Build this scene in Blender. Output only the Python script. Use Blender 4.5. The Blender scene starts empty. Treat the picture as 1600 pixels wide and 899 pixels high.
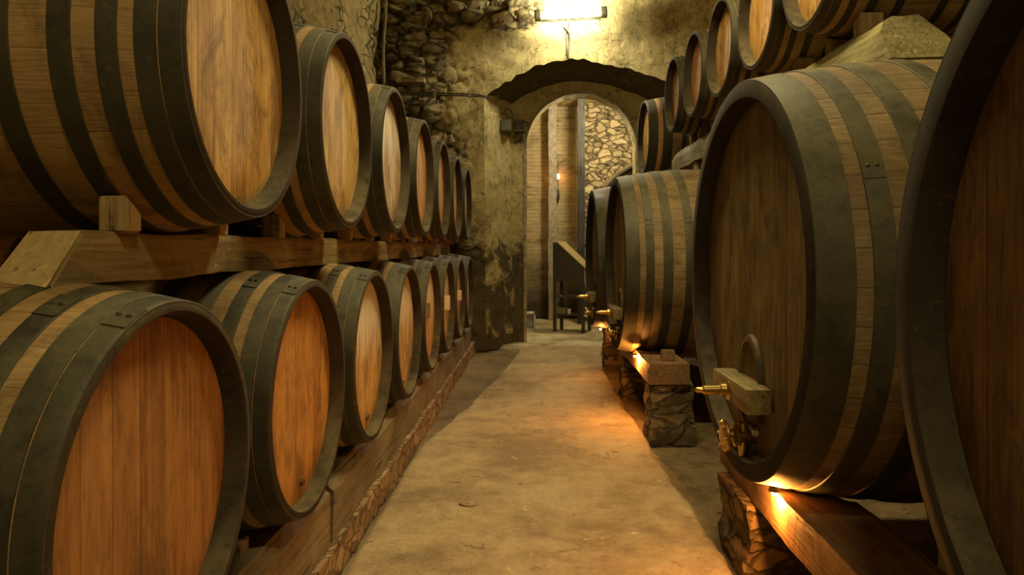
import bpy, bmesh, math, random
from mathutils import Vector, noise, Matrix
random.seed(7)
PI = math.pi
C = bpy.context.scene.collection
S = bpy.context.scene
EYE = 1.5                      # camera height; heights below are given as EYE + offset

# ------------------------------------------------------------------ materials
def new_mat(name):
    m = bpy.data.materials.new(name); m.use_nodes = True
    nt = m.node_tree; nt.nodes.clear()
    return m, nt
class NB:
    """tiny node builder"""
    def __init__(s, name):
        s.m, s.nt = new_mat(name); s.N = s.nt.nodes; s.L = s.nt.links
        s.out = s.N.new('ShaderNodeOutputMaterial')
        s.b = s.N.new('ShaderNodeBsdfPrincipled'); s.L.new(s.b.outputs[0], s.out.inputs[0])
        s.tc = s.N.new('ShaderNodeTexCoord')
    def set(s, inp, v):
        if hasattr(v, 'is_linked') or isinstance(v, bpy.types.NodeSocket): s.L.new(v, inp)
        else: inp.default_value = v
    def math(s, op, a, b=0.0, c=None, clamp=False):
        n = s.N.new('ShaderNodeMath'); n.operation = op; n.use_clamp = clamp
        s.set(n.inputs[0], a); s.set(n.inputs[1], b)
        if c is not None: s.set(n.inputs[2], c)
        return n.outputs[0]
    def map(s, vec, scale=(1,1,1), loc=(0,0,0), rot=(0,0,0)):
        n = s.N.new('ShaderNodeMapping'); s.L.new(vec, n.inputs[0])
        n.inputs['Scale'].default_value = scale; s.set(n.inputs['Location'], loc); n.inputs['Rotation'].default_value = rot
        return n.outputs[0]
    def noise(s, vec, scale, detail=4, rough=.55, dist=0):
        n = s.N.new('ShaderNodeTexNoise'); s.L.new(vec, n.inputs['Vector'])
        n.inputs['Scale'].default_value = scale; n.inputs['Detail'].default_value = detail
        n.inputs['Roughness'].default_value = rough; n.inputs['Distortion'].default_value = dist
        return n.outputs['Fac']
    def voro(s, vec, scale, feature='F1', rnd=1.0, out='Distance'):
        n = s.N.new('ShaderNodeTexVoronoi'); n.feature = feature; s.L.new(vec, n.inputs['Vector'])
        n.inputs['Scale'].default_value = scale; n.inputs['Randomness'].default_value = rnd
        return n.outputs[out]
    def ramp(s, fac, stops):
        n = s.N.new('ShaderNodeValToRGB'); s.set(n.inputs[0], fac)
        e = n.color_ramp.elements
        while len(e) > 1: e.remove(e[-1])
        e[0].position = stops[0][0]; e[0].color = col(stops[0][1])
        for p, c in stops[1:]:
            x = e.new(p); x.color = col(c)
        return n.outputs[0]
    def mix(s, fac, a, b, mode='MIX'):
        n = s.N.new('ShaderNodeMix'); n.data_type = 'RGBA'; n.blend_type = mode
        s.set(n.inputs[0], fac)
        s.set(n.inputs[6], col(a) if isinstance(a, tuple) else a); s.set(n.inputs[7], col(b) if isinstance(b, tuple) else b)
        return n.outputs[2]
    def mapr(s, v, a, b, c=0.0, d=1.0):
        n = s.N.new('ShaderNodeMapRange'); s.set(n.inputs[0], v)
        for i, q in enumerate((a, b, c, d)): n.inputs[1+i].default_value = q
        return n.outputs[0]
    def sep(s, vec):
        n = s.N.new('ShaderNodeSeparateXYZ'); s.L.new(vec, n.inputs[0]); return n.outputs
    def comb(s, x, y, z):
        n = s.N.new('ShaderNodeCombineXYZ'); s.set(n.inputs[0], x); s.set(n.inputs[1], y); s.set(n.inputs[2], z); return n.outputs[0]
    def white(s, w):
        n = s.N.new('ShaderNodeTexWhiteNoise'); n.noise_dimensions = '1D'; s.set(n.inputs['W'], w); return n.outputs['Value']
    def bump(s, h, strength=.5, dist=.01, prev=None):
        n = s.N.new('ShaderNodeBump'); s.set(n.inputs['Height'], h)
        n.inputs['Strength'].default_value = strength; n.inputs['Distance'].default_value = dist
        if prev is not None: s.L.new(prev, n.inputs['Normal'])
        return n.outputs[0]
    def attr(s, name):
        n = s.N.new('ShaderNodeAttribute'); n.attribute_type = 'OBJECT'; n.attribute_name = name; return n.outputs['Fac']
    def rnd(s):
        return s.N.new('ShaderNodeObjectInfo').outputs['Random']
    def fin(s, color, rough=.7, metal=0.0, normal=None, spec=.3):
        s.set(s.b.inputs['Base Color'], col(color) if isinstance(color, tuple) else color)
        s.set(s.b.inputs['Roughness'], rough); s.set(s.b.inputs['Metallic'], metal)
        s.b.inputs['Specular IOR Level'].default_value = spec
        if normal is not None: s.L.new(normal, s.b.inputs['Normal'])
        return s.m
def col(c): return tuple(c[:3]) + (1.0,)

def stave_mat(name, n_staves, dark, mid, light, rough=.65, seam=.55, spec=.35):
    b = NB(name); o = b.tc.outputs['Object']; x, y, z = b.sep(o)
    r = b.rnd()
    ang = b.math('ARCTAN2', y, z)
    t = b.math('MULTIPLY', b.math('ADD', ang, PI), n_staves/(2*PI))
    wob = b.math('MULTIPLY', b.noise(o, 1.3, 2), .15)
    t = b.math('ADD', t, wob)
    idx = b.math('FLOOR', t); fr = b.math('FRACT', t)
    w = b.white(b.math('ADD', idx, b.math('MULTIPLY', r, 91.0)))
    edge = b.math('MINIMUM', fr, b.math('SUBTRACT', 1.0, fr))
    seamf = b.mapr(edge, 0.0, .045, 1.0, 0.0)
    shift = b.comb(b.math('MULTIPLY', r, 20.0), b.math('MULTIPLY', r, 7.0), w)
    g = b.noise(b.map(o, (2.2, 26, 110), shift), 2.2, 5, .6)
    st = b.noise(b.map(o, (1, 1, 1), shift), 3.2, 5, .62, .6)
    v = b.math('ADD', b.math('MULTIPLY', g, .55), b.math('ADD', b.math('MULTIPLY', w, .12), b.math('MULTIPLY', st, .45)))
    c = b.ramp(v, [(.30, dark), (.55, mid), (.82, light)])
    stain = b.mapr(b.noise(b.map(o, (1.5, 1, 1), b.comb(b.math('MULTIPLY', r, 20.0), r, r)), 4.0, 8, .76, .4), .50, .68)
    c = b.mix(b.math('MULTIPLY', stain, .55), c, tuple(q*.35 for q in dark))
    c = b.mix(b.math('MULTIPLY', seamf, seam), c, tuple(q*.3 for q in dark))
    nb = b.bump(b.math('SUBTRACT', b.math('MULTIPLY', g, .6), b.math('MULTIPLY', seamf, seam)), .6, .006)
    rr = b.mapr(st, .3, .7, rough-.12, rough+.15)
    return b.fin(c, rr, 0, nb, spec)

def head_mat(name, plank, dark, mid, light, orange=None, rough=.6):
    """upright boards of a barrel end; the object's colour tints it, its alpha is how much of the top is whitish"""
    b = NB(name); o = b.tc.outputs['Object']; x, y, z = b.sep(o)
    oi = b.N.new('ShaderNodeObjectInfo'); r = oi.outputs['Random']
    t = b.math('ADD', b.math('DIVIDE', y, plank), b.math('MULTIPLY', r, 5.0))
    idx = b.math('FLOOR', t); fr = b.math('FRACT', t)
    w = b.white(b.math('ADD', idx, b.math('MULTIPLY', r, 57.0)))
    edge = b.math('MINIMUM', fr, b.math('SUBTRACT', 1.0, fr))
    seamf = b.mapr(edge, 0.0, .03, 1.0, 0.0)
    shift = b.comb(b.math('MULTIPLY', r, 30.0), b.math('MULTIPLY', w, 9.0), b.math('MULTIPLY', r, 11.0))
    g = b.noise(b.map(o, (8, 34, 2.0), shift), 2.4, 6, .62, .3)
    st = b.noise(b.map(o, (1, 1.6, .8), shift), 4.0, 5, .6, .8)
    v = b.math('ADD', b.math('MULTIPLY', g, .60), b.math('ADD', b.math('MULTIPLY', w, .14), b.math('MULTIPLY', st, .38)))
    c = b.ramp(v, [(.36, dark), (.52, mid), (.70, light)])
    c = b.mix(1.0, c, oi.outputs['Color'], 'MULTIPLY')
    stain = b.mapr(b.noise(b.map(o, (1, 1.7, .8), b.comb(b.math('MULTIPLY', r, 40.0), r, r)), 4.5, 8, .75, .6), .49, .62)
    c = b.mix(b.math('MULTIPLY', stain, .62), c, b.mix(1.0, dark, (.45, .42, .42), 'MULTIPLY'))
    speck = b.mapr(b.noise(b.map(o, (1, 2.2, .7), shift), 24.0, 4, .7), .58, .70)
    c = b.mix(b.math('MULTIPLY', speck, .4), c, b.mix(1.0, dark, (.5, .45, .45), 'MULTIPLY'))
    # chalky wash on the upper part of some heads
    wash = b.math('MULTIPLY', b.mapr(b.math('ADD', z, b.math('MULTIPLY', b.math('SUBTRACT', g, .5), .8)), -.02, .14), b.attr('wash'))
    c = b.mix(b.math('MULTIPLY', wash, 1.0, clamp=True), c, (.66, .60, .50))
    c = b.mix(b.math('MULTIPLY', b.math('MULTIPLY', seamf, .5), b.mapr(g, .35, .6)), c, b.mix(1.0, dark, (.4, .35, .35), 'MULTIPLY'))
    nb = b.bump(b.math('SUBTRACT', b.math('MULTIPLY', g, .3), seamf), .45, .004)
    return b.fin(c, rough, 0, nb, .3)

def hoop_mat(name, base, dust, dustmax=.75, flat=.22, metal=.25):
    b = NB(name); o = b.tc.outputs['Object']; r = b.rnd()
    geo = b.N.new('ShaderNodeNewGeometry'); nx, ny, nz = b.sep(geo.outputs['Normal'])
    sh = b.comb(b.math('MULTIPLY', r, 20.0), r, r)
    n1 = b.noise(b.map(o, (1, 1, 1), sh), 4.0, 5, .65); n2 = b.noise(b.map(o, (1, 1, 1), sh), 28.0, 4, .7)
    up = b.mapr(nz, -.1, .9)     # settled cellar dust lies on upward faces
    f = b.math('MULTIPLY', b.math('ADD', b.math('MULTIPLY', up, .8-flat), flat), b.mapr(n1, .3, .62), clamp=True)
    c = b.mix(b.math('MULTIPLY', f, dustmax), base, dust)
    rust = b.mapr(n2, .60, .72)
    c = b.mix(b.math('MULTIPLY', rust, .30), c, (.22, .15, .07))
    blot = b.mapr(b.noise(b.map(o, (1, 1, 1), sh), 7.0, 7, .75, .5), .50, .66)
    c = b.mix(b.math('MULTIPLY', blot, .55), c, tuple(q*.45 for q in base))
    c = b.mix(b.math('MULTIPLY', b.mapr(n2, .30, .42, 1, 0), .5), c, tuple(q*.4 for q in base))
    nb = b.bump(n2, .25, .003)
    return b.fin(c, b.mapr(n1, .3, .7, .5 if metal else .8, .8 if metal else .95), metal, nb, .35 if metal else .12)

def timber_mat(name, dark, mid, light, axis='y', rough=.75):
    b = NB(name); o = b.tc.outputs['Object']; r = b.rnd()
    sc = {'x': (1.2, 22, 22), 'y': (22, 1.2, 22), 'z': (22, 22, 1.2)}[axis]
    sh = b.comb(b.math('MULTIPLY', r, 13.0), r, r)
    g = b.noise(b.map(o, sc, sh), 2.0, 6, .6, .5); st = b.noise(b.map(o, (1, 1, 1), sh), 3.0, 6, .65, .5)
    v = b.math('ADD', b.math('MULTIPLY', g, .5), b.math('MULTIPLY', st, .5))
    c = b.ramp(v, [(.36, dark), (.5, mid), (.68, light)])
    sp = b.mapr(b.noise(o, 30.0, 4, .7), .62, .70)
    c = b.mix(b.math('MULTIPLY', sp, .5), c, tuple(min(1, q*1.9) for q in light))
    crack = b.mapr(b.noise(b.map(o, tuple(q*.6 for q in sc), sh), 3.2, 2, .5), .66, .72)
    c = b.mix(b.math('MULTIPLY', crack, .6), c, tuple(q*.25 for q in dark))
    nb = b.bump(b.math('SUBTRACT', b.math('ADD', g, st), crack), .5, .01)
    return b.fin(c, rough, 0, nb, .25)

def stone_mat(name, stone_scale, dark, mid, light, mortar, plaster=None, soot=None, use_attr=False, gap=.09, bumpd=.05, lines=.75, zs=1.9):
    b = NB(name); o = b.tc.outputs['Object']
    wv = b.N.new('ShaderNodeTexNoise'); b.L.new(o, wv.inputs['Vector']); wv.inputs['Scale'].default_value = 2.5; wv.inputs['Detail'].default_value = 6
    ov = b.N.new('ShaderNodeVectorMath'); ov.operation = 'MULTIPLY_ADD'
    b.L.new(wv.outputs['Color'], ov.inputs[0]); ov.inputs[1].default_value = (.30, .30, .30); b.L.new(o, ov.inputs[2])
    p = b.map(ov.outputs[0], (1, 1, zs))
    d = b.voro(p, stone_scale, 'DISTANCE_TO_EDGE')
    cid = b.voro(p, stone_scale, 'F1', out='Color'); cr, cg, cb = b.sep(cid)
    n1 = b.noise(o, 9.0, 7, .7); n0 = b.noise(o, 1.4, 5, .6, .5); n3 = b.noise(o, 42.0, 5, .7)
    edge = b.mapr(b.math('ADD', d, b.math('MULTIPLY', b.math('SUBTRACT', b.noise(o, 9.0, 8, .8), .5), .30)), -.02, gap+.04)
    v = b.math('ADD', b.math('MULTIPLY', cr, .4), b.math('ADD', b.math('MULTIPLY', n1, .5), b.math('MULTIPLY', n3, .25)))
    c = b.ramp(v, [(.3, dark), (.58, mid), (.88, light)])
    c = b.mix(b.math('ADD', b.math('MULTIPLY', edge, lines), 1-lines), mortar, c)
    h_stone = b.math('ADD', b.math('MULTIPLY', b.math('POWER', edge, .6), .75), b.math('ADD', b.math('MULTIPLY', n1, .3), b.math('MULTIPLY', cg, .25)))
    h = h_stone
    if plaster:
        n5 = b.noise(b.map(o, (1, 1, .7)), 13.0, 8, .72, .8)
        pc = b.ramp(b.math('ADD', b.math('MULTIPLY', n5, .6), b.math('MULTIPLY', n0, .4)), [(.36, tuple(q*.30 for q in plaster)), (.47, tuple(q*.72 for q in plaster)), (.60, plaster)])
        grime = b.mapr(b.noise(b.map(o, (1, 1, .6), (7, 1, 3)), 3.2, 9, .76, .4), .50, .66)
        pc = b.mix(b.math('MULTIPLY', grime, .42), pc, tuple(q*.22 for q in plaster))
        pits = b.mapr(b.noise(b.map(o, (1, 1, 2.6), rot=(0, .6, 0)), 11.0, 3, .6, 1.2), .64, .69)
        pc = b.mix(b.math('MULTIPLY', pits, .75), pc, tuple(q*.2 for q in plaster))
        h_pl = b.math('ADD', .55, b.math('SUBTRACT', b.math('MULTIPLY', n5, .55), b.math('MULTIPLY', pits, .45)))
        if use_attr:
            at = b.N.new('ShaderNodeAttribute'); at.attribute_name = 'plaster'; pf = at.outputs['Fac']
            pf = b.mapr(b.math('ADD', pf, b.math('MULTIPLY', b.math('SUBTRACT', n1, .5), 1.1)), .38, .62)
        else:
            pf = b.mapr(n0, .42, .56)
        c = b.mix(pf, c, pc)
        mh = b.N.new('ShaderNodeMix'); mh.data_type = 'FLOAT'; b.L.new(pf, mh.inputs[0]); b.L.new(h_stone, mh.inputs[2]); b.L.new(h_pl, mh.inputs[3]); h = mh.outputs[0]
    if soot:  # dark tone for soot and damp, and for shade painted on the arch soffit
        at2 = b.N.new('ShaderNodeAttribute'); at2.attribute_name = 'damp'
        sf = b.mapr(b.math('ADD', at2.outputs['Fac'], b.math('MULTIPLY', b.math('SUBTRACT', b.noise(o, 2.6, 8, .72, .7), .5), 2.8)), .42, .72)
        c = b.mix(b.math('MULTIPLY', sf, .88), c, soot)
    nb = b.bump(h, 1.0, bumpd)
    nb = b.bump(n3, .4, .008, nb)
    return b.fin(c, .93, 0, nb, .12)

def floor_mat(name, dark, mid, light, pebble=True):
    b = NB(name); o = b.tc.outputs['Object']
    n0 = b.noise(o, 1.1, 6, .6, .6); n1 = b.noise(o, 7.0, 8, .7); n2 = b.noise(o, 45.0, 5, .7)
    v = b.math('ADD', b.math('MULTIPLY', n0, .5), b.math('ADD', b.math('MULTIPLY', n1, .4), b.math('MULTIPLY', n2, .15)))
    c = b.ramp(v, [(.44, dark), (.52, mid), (.60, light)])
    chips = b.mapr(b.noise(o, 16.0, 3, .5), .70, .74)
    c = b.mix(b.math('MULTIPLY', chips, .6), c, tuple(q*1.5 for q in light))
    pit = b.mapr(b.noise(b.map(o, (1, 1.4, 1), (3, 3, 3)), 5.0, 6, .75, .8), .63, .70)
    c = b.mix(b.math('MULTIPLY', pit, .5), c, tuple(q*.5 for q in dark))
    h = b.math('SUBTRACT', b.math('ADD', b.math('MULTIPLY', n1, .8), b.math('MULTIPLY', n2, .25)), b.math('MULTIPLY', pit, .4))
    nb = b.bump(h, .9, .035)
    return b.fin(c, b.mapr(n1, .3, .7, .55, .85), 0, nb, .3)

def plain(name, c, rough=.5, metal=0.0, var=.3, scale=18, spec=.4):
    b = NB(name); o = b.tc.outputs['Object']
    n = b.noise(o, scale, 5, .65)
    cc = b.ramp(n, [(.32, tuple(q*(1-var) for q in c)), (.68, tuple(min(1, q*(1+var)) for q in c))])
    return b.fin(cc, rough, metal, b.bump(n, .2, .003), spec)

def emit(name, c, s):
    m, nt = new_mat(name); o = nt.nodes.new('ShaderNodeOutputMaterial'); e = nt.nodes.new('ShaderNodeEmission')
    e.inputs[0].default_value = col(c); e.inputs[1].default_value = s; nt.links.new(e.outputs[0], o.inputs[0]); return m

M = {}
M['stave'] = stave_mat('cask_staves', 30, (.13, .072, .030), (.29, .180, .072), (.44, .30, .13), seam=.22)
M['stave_vat'] = stave_mat('vat_staves', 44, (.060, .038, .018), (.17, .110, .048), (.34, .25, .115), seam=.4)
M['head'] = head_mat('cask_head_boards', .105, (.20, .108, .040), (.44, .270, .108), (.62, .43, .20))
M['head_vat'] = head_mat('vat_head_boards', .15, (.062, .044, .022), (.135, .095, .045), (.25, .185, .088))
M['hoop'] = hoop_mat('blackened_hoop_iron', (.034, .031, .020), (.17, .150, .080))
M['hoop_vat'] = hoop_mat('dusty_hoop_iron', (.036, .033, .021), (.20, .175, .088), .8)
M['rim'] = hoop_mat('grimy_rim_wood', (.040, .029, .020), (.22, .18, .09), .8, .05, 0.0)
M['rim_vat'] = hoop_mat('black_rim_wood', (.030, .024, .019), (.19, .155, .08), .75, .02, .0)
M['bright_stave'] = plain('bare_stave', (.45, .26, .11), .6)
M['beam_left'] = timber_mat('old_beam', (.10, .066, .028), (.20, .145, .062), (.32, .24, .11))
M['beam_low'] = timber_mat('low_beam', (.085, .065, .040), (.17, .130, .075), (.26, .20, .12))
M['beam_right'] = timber_mat('dusty_beam', (.14, .12, .050), (.28, .24, .11), (.42, .37, .19))
M['beam_vat'] = timber_mat('vat_beam', (.10, .055, .026), (.20, .115, .055), (.30, .18, .09))
M['chock'] = timber_mat('chock_wood', (.13, .08, .035), (.28, .19, .085), (.42, .30, .14), 'z')
M['fresh_cut'] = timber_mat('sawn_end', (.24, .16, .06), (.38, .27, .11), (.48, .36, .17), 'z')
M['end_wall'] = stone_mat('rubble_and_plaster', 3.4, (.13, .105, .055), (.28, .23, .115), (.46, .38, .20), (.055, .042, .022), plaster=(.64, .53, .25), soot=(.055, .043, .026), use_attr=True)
M['side_wall'] = stone_mat('rough_side_wall', 4.2, (.20, .16, .07), (.38, .30, .14), (.52, .42, .20), (.09, .07, .035), plaster=(.50, .38, .17), gap=.07, bumpd=.06)
M['room_stone'] = stone_mat('dry_stone', 4.6, (.22, .17, .10), (.40, .32, .19), (.58, .48, .30), (.06, .045, .028), gap=.07)
M['pier_stone'] = stone_mat('pier_stone', 4.0, (.08, .060, .034), (.17, .125, .07), (.28, .21, .12), (.06, .043, .026), gap=.06, bumpd=.04, lines=.4, zs=3.4)
M['plinth_stone'] = stone_mat('plinth_stone', 9.0, (.16, .10, .055), (.30, .20, .11), (.44, .31, .18), (.08, .055, .03), gap=.06, bumpd=.025, lines=.25, zs=1.4)
M['floor'] = floor_mat('packed_dirt', (.105, .070, .032), (.18, .122, .058), (.25, .175, .085))
M['path'] = floor_mat('worn_concrete', (.24, .165, .080), (.36, .26, .135), (.46, .345, .19))
M['far_floor'] = floor_mat('stone_flags', (.22, .18, .10), (.40, .33, .20), (.56, .48, .31))
M['brass'] = plain('aged_brass', (.52, .36, .13), .32, 1.0, .25)
M['steel'] = plain('dull_steel', (.30, .27, .22), .38, .9)
M['dark_metal'] = plain('dark_metal', (.05, .045, .03), .5, .5)
M['cable'] = plain('cable_rubber', (.05, .045, .025), .7)
M['conduit'] = plain('dusty_conduit', (.20, .16, .09), .7)
M['olive_box'] = plain('olive_plastic', (.16, .14, .06), .5)
M['cap'] = plain('end_cap_plastic', (.055, .048, .022), .6)
M['box_dark'] = plain('junction_box_grey', (.10, .09, .055), .6)
M['desk'] = plain('dark_desk_paint', (.055, .045, .028), .55)
M['desk_top'] = plain('desk_lid_wood', (.34, .26, .13), .5)
M['panel_pale'] = plain('pale_panel', (.52, .52, .46), .55, 0, .1)
M['card'] = plain('note_card', (.68, .52, .33), .6, 0, .12)
M['cup'] = plain('white_cup', (.62, .58, .48), .4, 0, .05)
M['post'] = timber_mat('grey_post', (.018, .018, .018), (.045, .043, .042), (.085, .08, .078), 'z')
M['plaster_post'] = plain('limed_post', (.30, .26, .21), .85, 0, .35, 9)
M['casing'] = plain('door_casing', (.30, .25, .16), .75, 0, .45, 14)
M['tube'] = emit('tube_glow', (1.0, .93, .72), 90)
M['bulb'] = emit('bulb_glow', (1.0, .45, .10), 60)
M['ember'] = emit('lamp_glow', (1.0, .35, .06), 25)
def brick_mat():
    b = NB('old_brick_plaster'); o = b.tc.outputs['Object']; x, y, z = b.sep(o)
    br = b.N.new('ShaderNodeTexBrick'); b.L.new(b.comb(x, z, y), br.inputs['Vector'])
    br.inputs['Scale'].default_value = 1; br.inputs['Brick Width'].default_value = .30; br.inputs['Row Height'].default_value = .075
    br.inputs['Mortar Size'].default_value = .008; br.inputs['Mortar Smooth'].default_value = .4
    br.inputs['Color1'].default_value = (.36, .285, .17, 1); br.inputs['Color2'].default_value = (.44, .35, .205, 1); br.inputs['Mortar'].default_value = (.32, .255, .15, 1)
    n = b.noise(o, 5.0, 7, .7); n0 = b.noise(o, 1.2, 5, .6)
    c = b.mix(b.mapr(n, .45, .65), br.outputs['Color'], (.46, .37, .21))
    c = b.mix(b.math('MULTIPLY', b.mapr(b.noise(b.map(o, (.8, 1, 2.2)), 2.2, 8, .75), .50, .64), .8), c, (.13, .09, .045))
    # lower courses are darker, up to an uneven height
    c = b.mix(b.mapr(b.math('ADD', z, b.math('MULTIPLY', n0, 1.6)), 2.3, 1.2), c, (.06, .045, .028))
    h = b.math('ADD', b.math('MULTIPLY', br.outputs['Fac'], -.5), n)
    return b.fin(c, .9, 0, b.bump(h, .8, .015), .15)
M['brick'] = brick_mat()

# ------------------------------------------------------------------ mesh helpers
def obj(name, bm, m, parent=None, smooth=True, loc=None, merge=True):
    if merge: bmesh.ops.remove_doubles(bm, verts=bm.verts[:], dist=1e-5)
    bmesh.ops.recalc_face_normals(bm, faces=bm.faces[:])
    me = bpy.data.meshes.new(name); bm.to_mesh(me); bm.free()
    for p in me.polygons: p.use_smooth = smooth
    if smooth:
        try: me.set_sharp_from_angle(angle=math.radians(38))
        except Exception: pass
    me.materials.append(m)
    o = bpy.data.objects.new(name, me); C.objects.link(o)
    if parent: o.parent = parent
    if loc: o.location = loc
    return o
def thing(name, label, cat, loc=(0, 0, 0), rz=0.0, group=None):
    o = bpy.data.objects.new(name, None); o.empty_display_size = .1; C.objects.link(o)
    o.location = loc; o.rotation_euler = (0, 0, rz); o['label'] = label; o['category'] = cat
    if group: o['group'] = group
    return o
def tag(o, label, cat, group=None):
    o['label'] = label; o['category'] = cat
    if group: o['group'] = group
    return o
def struct(o):
    o['kind'] = 'structure'; return o
def lathe_x(bm, prof, seg=96, y0=0, z0=0, closed=False):
    """revolve (x, r) profile about the X axis"""
    rings = []
    for x, r in prof:
        if r <= 1e-6: rings.append([bm.verts.new((x, y0, z0))])
        else: rings.append([bm.verts.new((x, y0 + r*math.sin(2*PI*k/seg), z0 + r*math.cos(2*PI*k/seg))) for k in range(seg)])
    prs = list(zip(rings[:-1], rings[1:]))
    if closed: prs.append((rings[-1], rings[0]))
    for a, c in prs:
        for k in range(seg):
            k2 = (k+1) % seg
            if len(a) == 1 and len(c) == 1: continue
            if len(a) == 1: bm.faces.new((a[0], c[k], c[k2]))
            elif len(c) == 1: bm.faces.new((a[k], c[0], a[k2]))
            else: bm.faces.new((a[k], c[k], c[k2], a[k2]))
def cyl(bm, p0, p1, r0, r1=None, seg=20):
    r1 = r0 if r1 is None else r1
    p0, p1 = Vector(p0), Vector(p1); d = (p1-p0); q = d.to_track_quat('Z', 'Y').to_matrix()
    rg = []
    for p, r in ((p0, r0), (p1, r1)):
        rg.append([bm.verts.new(p + q @ Vector((r*math.cos(2*PI*k/seg), r*math.sin(2*PI*k/seg), 0))) for k in range(seg)])
    for k in range(seg):
        k2 = (k+1) % seg; bm.faces.new((rg[0][k], rg[0][k2], rg[1][k2], rg[1][k]))
    bm.faces.new(rg[0][::-1]); bm.faces.new(rg[1])
def box(bm, x0, x1, y0, y1, z0, z1, bev=0.0):
    t = bmesh.new(); bmesh.ops.create_cube(t, size=1)
    for v in t.verts:
        v.co = Vector(((x0+x1)/2 + v.co.x*(x1-x0), (y0+y1)/2 + v.co.y*(y1-y0), (z0+z1)/2 + v.co.z*(z1-z0)))
    if bev: bmesh.ops.bevel(t, geom=t.edges[:], offset=bev, segments=2, affect='EDGES', profile=.6)
    me = bpy.data.meshes.new('t'); t.to_mesh(me); t.free(); bm.from_mesh(me); bpy.data.meshes.remove(me)
def tube(bm, pts, r, seg=10):
    pts = [Vector(p) for p in pts]; rg = []
    for i, p in enumerate(pts):
        d = (pts[min(i+1, len(pts)-1)] - pts[max(i-1, 0)]).normalized()
        q = d.to_track_quat('Z', 'Y').to_matrix()
        rg.append([bm.verts.new(p + q @ Vector((r*math.cos(2*PI*k/seg), r*math.sin(2*PI*k/seg), 0))) for k in range(seg)])
    for a, c in zip(rg[:-1], rg[1:]):
        best = min(range(seg), key=lambda s: sum((a[k].co - c[(k+s) % seg].co).length for k in range(0, seg, 3)))
        for k in range(seg):
            bm.faces.new((a[k], a[(k+1) % seg], c[(k+1+best) % seg], c[(k+best) % seg]))
    bm.faces.new(rg[0][::-1]); bm.faces.new(rg[-1])
def spline(ctrl, n=12):
    ctrl = [Vector(c) for c in ctrl]; P = [ctrl[0]] + ctrl + [ctrl[-1]]; out = []
    for i in range(1, len(P)-2):
        for k in range(n):
            t = k/n; a, b, c, d = P[i-1], P[i], P[i+1], P[i+2]
            out.append(.5*((2*b) + (-a+c)*t + (2*a-5*b+4*c-d)*t*t + (-a+3*b-3*c+d)*t**3))
    out.append(ctrl[-1]); return out
def rough_beam(bm, sec, ys, end_slant=(0, 0), amp=.004, seed=0, sub=6, back=None):
    """timber of section sec [(x,z)...] running along y over ys; surfaces slightly uneven"""
    pts = []
    for i in range(len(sec)):
        a, b = Vector(sec[i]), Vector(sec[(i+1) % len(sec)])
        for k in range(sub): pts.append(a.lerp(b, k/sub))
    y0, y1 = ys; n = max(4, int((y1-y0)/.05)); zs = [p.y for p in pts]; zl, zh = min(zs), max(zs)
    rings = []
    for j in range(n+1):
        t = j/n; rg = []
        for p in pts:
            h = (p.y-zl)/(zh-zl)
            y = (y0 + end_slant[0]*h)*(1-t) + (y1 - end_slant[1]*h)*t
            q = Vector((p.x, y, p.y)); nv = noise.noise_vector(q*3.1 + Vector((seed, 0, 0)))*amp*2 + noise.noise_vector(q*14 + Vector((seed, 5, 0)))*amp*.6
            rg.append(bm.verts.new(q + nv))
        rings.append(rg)
    for a, c in zip(rings[:-1], rings[1:]):
        for k in range(len(pts)):
            k2 = (k+1) % len(pts); bm.faces.new((a[k], c[k], c[k2], a[k2]))
    bm.faces.new(rings[0]); bm.faces.new(rings[-1][::-1])

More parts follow.
